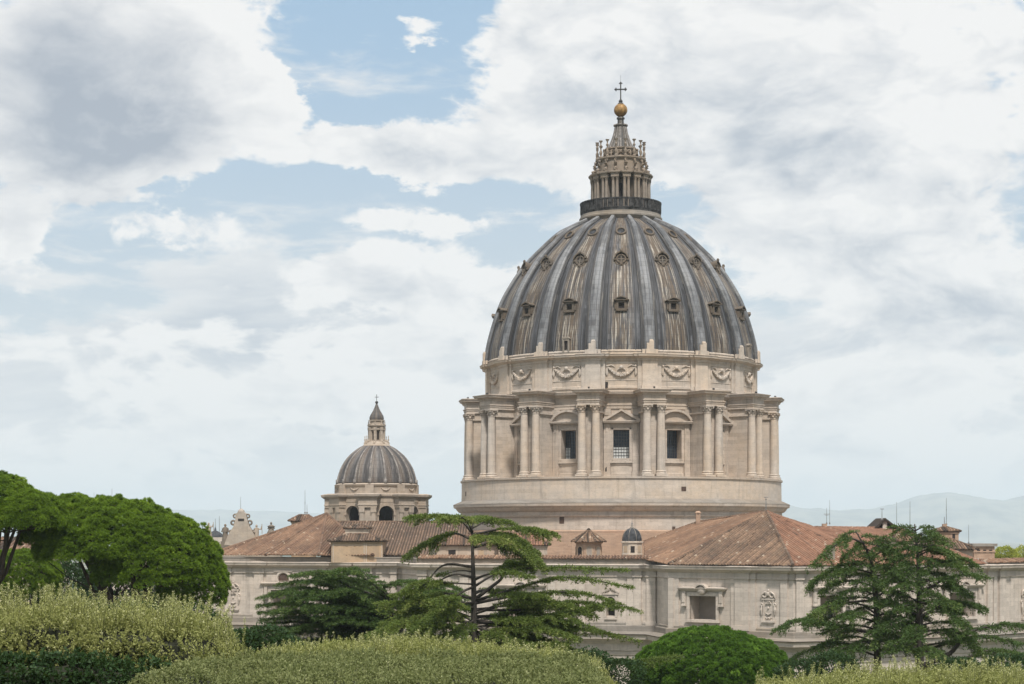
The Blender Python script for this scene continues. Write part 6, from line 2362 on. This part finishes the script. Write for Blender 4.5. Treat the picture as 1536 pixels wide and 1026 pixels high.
cedar('cedar_tree', 'open flat-topped cedar with bare dark limbs, in front of the great dome', 712, 110,
      [(712, 1010), (711, 900), (709, 830), (708, 776)],
      [[(709, 800, 0), (690, 781, -.4), (655, 773, -.8), (615, 775, -1)], [(709, 792, 0), (735, 780, .6), (765, 783, 1.2)], [(709, 798, 0), (700, 782, -1), (690, 775, -2.2), (672, 776, -3.2)],
       [(709, 810, 0), (680, 800, .5), (645, 812, 1), (608, 836, 1.2)], [(709, 802, 0), (755, 793, -.5), (795, 793, -.8), (828, 800, -.8)], [(709, 815, 0), (755, 806, -.8), (790, 824, -1.2), (816, 850, -1.4)],
       [(709, 822, 0), (742, 814, 1), (775, 830, 1.8), (797, 850, 2)], [(708, 790, 0), (712, 780, 1.6), (722, 776, 3)], [(709, 812, 0), (725, 806, -1.5), (748, 812, -3)], [(709, 815, 0), (735, 800, .8), (770, 805, 1.6), (805, 828, 2.2)],
       {'p': [(709, 850, 0), (665, 848, -.3), (635, 878, -.6), (582, 918, -.8)], 't0': 0.55, 'w': .8}, {'p': [(709, 866, 0), (680, 862, -.5), (640, 880, -1), (590, 892, -1.5)], 't0': 0.5, 'w': .9},
       {'p': [(710, 858, 0), (690, 856, 1), (660, 862, 2)], 't0': .8, 'w': .6},
       {'p': [(711, 900, 0), (748, 872, -.4), (768, 855, -.7), (850, 851, -1.2), (938, 855, -1.4)], 't0': .38, 'w': .95, 'r': .12}, {'p': [(711, 902, 0), (770, 884, .6), (850, 866, 1.2), (948, 881, 1.6)], 't0': .3, 'w': .9, 'r': .12},
       {'p': [(711, 905, 0), (780, 893, -.8), (870, 889, -1.6), (956, 916, -2)], 't0': .25, 'w': .95, 'r': .11}, {'p': [(711, 915, 0), (790, 914, 1.2), (860, 903, 2), (932, 912, 2.6)], 't0': .3, 'w': .9, 'r': .10},
       {'p': [(711, 932, 0), (780, 935, -1), (840, 920, -1.8), (905, 906, -2)], 't0': .3, 'r': .11}, {'p': [(711, 932, 0), (800, 944, .6), (880, 944, 1), (957, 962, 1.2)], 't0': .25, 'w': 1.0, 'r': .11},
       {'p': [(711, 936, 0), (650, 924, -1), (600, 933, -1.8), (556, 952, -2)], 't0': .2, 'r': .13}, {'p': [(711, 898, 0), (662, 890, .8), (612, 902, 1.4), (572, 904, 1.6)], 't0': .25}, {'p': [(711, 880, 0), (690, 890, -1.5), (660, 915, -2.4), (640, 950, -2.8)], 't0': .3},
       {'p': [(711, 946, 0), (770, 966, -1.6), (860, 984, -2.2), (940, 992, -2.4), (1012, 984, -2.4)], 't0': .3, 'r': .10}, {'p': [(711, 950, 0), (655, 955, 1), (590, 962, 1.6)], 't0': .2}, {'p': [(711, 940, 0), (745, 950, -2), (790, 965, -3), (850, 965, -3.6)], 't0': .2},
       {'p': [(711, 930, 0), (690, 945, -2), (660, 960, -3)], 't0': .2}, {'p': [(711, 950, 0), (730, 960, 2), (770, 975, 3.5)], 't0': .2}, {'p': [(711, 880, 0), (735, 865, 1.8), (765, 848, 2.8), (790, 842, 3.4)], 't0': .4}, {'p': [(711, 870, 0), (730, 862, -1.6), (760, 858, -2.8), (800, 866, -3.4)], 't0': .4, 'w': .9},
       *extra, {'p': [(711, 960, 0), (680, 975, -1), (640, 985, -2)], 't0': .2}, {'p': [(711, 925, 0), (750, 925, 2), (800, 935, 3.5), (860, 930, 4.5)], 't0': .2, 'w': 2.0},
       {'p': [(711, 945, 0), (670, 938, 2), (625, 945, 3.2)], 't0': .2, 'w': 2.0}, {'p': [(711, 955, 0), (780, 955, 1.5), (850, 972, 2.5), (900, 985, 3)], 't0': .2, 'w': 2.0}, {'p': [(711, 965, 0), (760, 978, .5), (820, 985, 1)], 't0': .1, 'w': 2.2},
       {'p': [(711, 905, 0), (680, 905, -1.6), (650, 925, -2.6), (615, 940, -3)], 't0': .3, 'w': 1.7}, {'p': [(711, 890, 0), (730, 885, 2.5), (770, 890, 4), (820, 900, 5)], 't0': .3, 'w': 1.7}, {'p': [(711, 955, 0), (760, 985, -1), (830, 1000, -1.5), (900, 1005, -2)], 't0': .2}],
      'cedar', group='cedars of the garden', width=1.9, r0=0.28, sprig=6, leafL=.16, leafW=.024, drip=.6)
cl_ = []
r_ = np.random.default_rng(21)
tips = [(437, 860), (420, 876), (405, 888), (392, 898), (388, 907), (390, 918), (392, 926), (402, 938), (402, 947), (412, 958), (425, 967), (445, 978)]
for k, (x, y) in enumerate(tips):
    for dz, f in ((0, 1.0), (1.9, 0.84), (-1.9, 0.9), (3.6, 0.62), (-3.4, 0.68)):
        if dz and r_.random() < 0.42:
            continue
        f *= r_.uniform(0.80, 1.0) if dz else 1
        y0_ = 908 + k * 6
        xe = 600 + (x - 600) * f
        yy = y + r_.uniform(-5, 4) - 4 * (1 - f)
        cl_.append([(600, y0_, 0), (600 - (600 - xe) * 0.35, y0_ + (yy - y0_) * .45 - 3 + r_.uniform(-4, 5), dz * .5), (600 - (600 - xe) * 0.72, yy - 3 + r_.uniform(-4, 4), dz * .9), (xe, yy + 2, dz)])
for k in range(11):
    x = r_.uniform(625, 715)
    y = 875 + (k + .5) * 6.0 + r_.uniform(-4, 4)
    dz = r_.uniform(-3.5, 3.5)
    cl_.append([(600, 897 + k * 5, 0), (600 + (x - 600) * .4, y - 6, dz * .5), (600 + (x - 600) * .75, y - 5, dz * .8), (x, y + 3, dz)])
cl_ += [[(600, 905, 0), (575, 882, -.5), (610, 872, -1), (655, 878, -1.5)], [(600, 930, 0), (650, 912, -1), (700, 926, -2)], [(600, 910, 0), (560, 888, 1), (520, 870, 2), (495, 872, 2.4)],
        [(600, 940, 0), (650, 935, .5), (705, 950, 1)], [(600, 950, 0), (640, 960, -1.5), (690, 965, -2.5)], [(600, 945, 0), (580, 955, -2), (560, 962, -3.2)], [(600, 915, 0), (630, 900, 1), (670, 905, 2)]]
cedar('cedar_tree', 'low dense layered cedar spreading left, in front of the oval window', 600, 126, [(602, 1000), (601, 930), (600, 902)], cl_, 'cedar_dark', group='cedars of the garden', width=1.5, droop=.30, r0=.3, sprig=5, drip=.5, leafL=.17, leafW=.022, t_start=.14)


def whorls(cx, ytop, ybot, n, left, right, Yr=1.0, seed=0):
    """drooping limbs round a conical cedar; left/right give reach in photo pixels at the top and the bottom"""
    r_ = np.random.default_rng(seed)
    out = []
    for k in range(n):
        f = (k + 0.5) / n
        y = ytop + (ybot - ytop) * f
        a = k * 2.39996 + r_.uniform(-0.3, 0.3)
        c, s = math.cos(a), math.sin(a)
        reach = np.interp(f, [0, 0.3, 0.65, 1], right if c > 0 else left) * r_.uniform(0.75, 1.12)
        depth = s * np.interp(f, [0, 1], [0.6, 3.6])
        ex = cx + c * reach
        dr = 0.03 * reach + r_.uniform(-6, 9) + 3 * f
        out.append([(cx, y, 0), (cx + c * reach * 0.35, y - 5 - 3 * f + r_.uniform(-3, 3), depth * .4), (cx + c * reach * 0.75, y - 5 + r_.uniform(-3, 3), depth * .8), (ex, y + dr, depth)])
    return out


cedar('cedar_tree', 'left one of the two tall pointed cedars, by the windows at the right', 1314, 106, [(1316, 1010), (1314, 900), (1306, 840), (1284, 797)],
      whorls(1312, 812, 985, 44, [24, 74, 98, 118], [24, 52, 60, 60], seed=4) +
      [[(1296, 815, 0), (1270, 808, -.5), (1236, 832, -1), (1222, 846, -1.2)], [(1306, 850, 0), (1270, 845, .5), (1235, 862, 1), (1216, 878, 1.2)], [(1312, 900, 0), (1260, 905, -1), (1230, 915, -1.6), (1216, 928, -1.8)],
       {'p': [(1314, 950, 0), (1260, 940, -1.4), (1205, 930, -2.2), (1165, 945, -2.6)], 'w': 1.5}, {'p': [(1314, 975, 0), (1260, 965, -.5), (1215, 975, -1), (1180, 995, -1)], 'w': 1.5},
       [(1288, 802, 0), (1280, 798, .3), (1268, 806, .6)], [(1292, 806, 0), (1303, 803, -.3), (1316, 815, -.6)]],
      'cedar_dark', group='cedars of the garden', width=1.4, droop=.36, sprig=5, leafL=.16, leafW=.022, r0=.26, drip=.55, shoot=.35, dens=.92)
cedar('cedar_tree', 'right one of the two tall pointed cedars, long low limb reaching to the right edge', 1379, 104, [(1380, 1010), (1379, 900), (1377, 840), (1372, 786)],
      whorls(1377, 800, 985, 46, [22, 46, 58, 64], [30, 70, 92, 110], seed=9) +
      [[(1376, 830, 0), (1400, 822, -.4), (1428, 830, -.8)], [(1377, 865, 0), (1410, 845, .5), (1440, 838, 1), (1462, 848, 1.2)], [(1378, 890, 0), (1420, 868, -.6), (1450, 862, -1), (1478, 866, -1.2)],
       [(1379, 925, 0), (1420, 905, .8), (1450, 905, 1.4), (1475, 912, 1.6)], {'p': [(1380, 1000, 0), (1425, 980, -1), (1452, 950, -1.6), (1500, 937, -2), (1540, 938, -2.4)], 'r': .16, 'w': 1.5, 't0': .35},
       {'p': [(1380, 1005, 0), (1440, 990, .5), (1490, 975, 1), (1545, 985, 1.4)], 'r': .14, 'w': 1.5}, {'p': [(1380, 980, 0), (1430, 962, 1.2), (1480, 955, 2), (1530, 965, 2.6)], 'w': 1.4}, {'p': [(1380, 1010, 0), (1430, 1000, -1), (1500, 1000, -2), (1560, 1005, -2)], 'w': 1.4},
       [(1372, 796, 0), (1360, 790, .4), (1345, 797, .8)], [(1373, 796, 0), (1388, 790, -.4), (1402, 800, -.8)], [(1374, 805, 0), (1395, 800, .4), (1412, 812, .8)]],
      'cedar_dark', group='cedars of the garden', width=1.4, droop=.36, sprig=5, leafL=.16, leafW=.022, r0=.27, drip=.55, shoot=.35, dens=.92)


def leafy(name, label, px, Y, blobs, mat, n, L=0.16, Wd=0.05, cat='shrub', group=None, trunk=True, up=0.2):
    """small tree or shrub: leaves scattered through clumps"""
    gx = xat(px, Y)
    gz = ground_z(gx, Y) - 0.3
    base = np.array([gx, Y, gz])
    t = thing(name, label, cat, tuple(base), group)
    P, D, Tn = [], [], []
    mb_ = MB()
    vol = np.array([b_[3] * b_[4] * b_[5] for b_ in blobs]) ** 0.67
    for (bx, by, dy, rx, ry, rz), v in zip(blobs, vol / vol.sum()):
        m = int(n * v)
        c = np.array([xat(bx, Y), Y + dy, zat(by, Y)])
        d = sphere_dirs(m)
        rad = RNG.uniform(0.5, 1.0, (m, 1)) ** 0.5
        bump_ = np.array([1 + 0.28 * mnoise.noise(tuple(q * 2.3 + bx)) for q in d])[:, None]
        P.append(c + d * rad * bump_ * np.array([rx, ry, rz]))
        D.append(d + RNG.normal(0, 0.7, (m, 3)) + np.array([0, 0, up]))
        Tn.append(RNG.normal(0.45, 0.2, m))
        mb_.tube([(0, 0, 0), tuple((c - base) * 0.5 + RNG.normal(0, 0.1, 3)), tuple(c - base)], [0.1, 0.07, 0.03], 6)
    P, D, Tn = np.concatenate(P), np.concatenate(D), np.concatenate(Tn)
    N = len(P)
    leaf_mesh('crown', mat, P - base, D, RNG.uniform(.7, 1.3, N) * L, RNG.uniform(.7, 1.3, N) * Wd, Tn, t)
    mb_.build('trunk', 'bark_cedar', t, True)
    return t


leafy('evergreen_oak', 'dark round evergreen behind the trunks of the big pine', 150, 150, [(90, 880, 0, 2.6, 2, 2.2), (170, 885, .6, 3, 2, 2.4), (245, 890, 0, 2.6, 2, 2.0), (20, 905, 0, 2.6, 2, 1.6), (130, 925, 0, 3.4, 2.2, 2.2), (230, 930, 0, 3.4, 2.2, 2.2)], 'shrub', 42000, .22, .07, 'tree')

# narrow cypress behind the low cedar
cyp = [(553, 868 + 9 * k, 0, 0.10 + 0.085 * k ** 0.8, 0.10 + 0.085 * k ** 0.8, 0.55) for k in range(14)]
leafy('cypress', 'narrow dark cypress tip standing up behind the low layered cedar', 553, 140, cyp, 'cypress', 9000, .14, .035, 'tree', up=1.2)
# dark shrubs under the trees
for (px, Y, bl, lab) in ((375, 70, [(360, 968, 0, .95, .8, .62), (395, 962, .5, .9, .8, .6), (425, 972, 0, .8, .8, .5)], 'dark green shrub beneath the low cedar, between the two hedges'),
                         (900, 82, [(880, 1000, 0, 1.2, 1, .8), (930, 1012, .6, 1.3, 1, .7)], 'dark shrub under the open cedar, right end of the long hedge'),
                         (1225, 84, [(1200, 1010, 0, 1.2, 1, .6), (1250, 1003, .3, 1.3, 1, .7)], 'dark shrub at the foot of the left pointed cedar'),
                         (1480, 80, [(1440, 1008, 0, 1.3, 1, .6), (1520, 1006, .5, 1.4, 1, .7)], 'dark shrub under the long low limb at the right edge'),
                         (210, 84, [(200, 925, 0, 1.6, 1.2, .7), (290, 930, .6, 1.2, 1, .7), (110, 925, .3, 1.6, 1.2, .8)], 'dark shrub in the shade under the big pine')):
    leafy('shrub', lab, px, Y, bl, 'shrub', 6500, .12, .04)
# sunlit trees far right and behind
for (px, py, Y, r_, lab, sd_) in ((1508, 832, 420, 2.6, 'yellow-green far tree next to the pink palazzo', 1), (1536, 834, 425, 3.0, 'greener far tree at the right edge, beyond the church wall', 2), (1575, 832, 430, 3.0, 'far tree just beyond the right edge', 3)):
    gx = xat(px, Y)
    leafy('far_tree', lab, px, Y, [(px, py, 0, r_, r_, r_ * 0.75), (px - 12, py + 8, 1, r_ * .7, r_ * .7, r_ * .6), (px + 12, py + 6, 1, r_ * .7, r_ * .7, r_ * .7), (px, py + 26, 0, r_ * 1.1, r_, r_)], 'far_tree', 9000, .34, .11, 'tree')

# ---- hedges in front
def prof_top(Yh, pts):
    xs_ = [xat(p, Yh) for p, _ in pts]
    zs_ = [zat(q, Yh) for _, q in pts]
    return lambda x: float(np.interp(x, xs_, zs_))


hedge('tall_hedge', 'tall pale silvery-green hedge with upright whips, below the big pine', xat(-70, 32), xat(352, 32), 31.2, 33.8,
      prof_top(32, [(-80, 926), (40, 931), (80, 926), (110, 934), (160, 940), (190, 936), (250, 946), (290, 944), (320, 958), (352, 985)]), 46.5, 'hedge_tall', 330, 13, .054, .0115, .17, tall=620, tall_h=(0.12, 0.62), bump=.16, seed=3, tinge=.5)
hedge('hedge_shade_row', 'row of dark ivy-like leaves added as the shaded foot of the tall silvery hedge', xat(-60, 30.6), xat(262, 30.6), 30.3, 31.1,  # darker leaves, partly shade under the hedge's overhang put into colour
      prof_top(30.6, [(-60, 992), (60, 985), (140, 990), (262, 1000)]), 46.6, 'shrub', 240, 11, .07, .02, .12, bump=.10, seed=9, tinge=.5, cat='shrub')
hedge('long_hedge', 'long grey-green hedge with a fringe of shoots, below the open cedar', xat(372, 36), xat(915, 36), 33.6, 37.5,
      prof_top(36, [(365, 996), (400, 986), (450, 981), (520, 975), (600, 972), (690, 975), (760, 981), (830, 990), (880, 1000), (918, 1014)]), 46.4, 'hedge_tall', 270, 12, .052, .0115, .14, tall=480, tall_h=(0.08, 0.34), bump=.13, seed=17, tinge=.30)
hedge('clipped_hedge', 'flat clipped dull green hedge nearest the camera, along the bottom', xat(238, 30), xat(912, 30), 26.5, 33.4,
      prof_top(30, [(222, 1002), (300, 1001), (420, 1003), (600, 1004), (800, 1006), (912, 1012)]), 46.6, 'hedge_clip', 270, 11, .046, .0118, .10, tall=300, tall_h=(0.03, 0.14), bump=.17, seed=29, tinge=.40)
hedge('right_hedge', 'pale green hedge with upright shoots at the bottom right, below the pointed cedars', xat(1135, 36), xat(1600, 36), 34, 37.5,
      prof_top(36, [(1130, 1040), (1165, 1034), (1230, 1029), (1330, 1023), (1450, 1021), (1600, 1024)]), 46.4, 'hedge_tall', 270, 12, .054, .0118, .15, tall=420, tall_h=(0.10, 0.46), bump=.13, seed=41, tinge=.40)
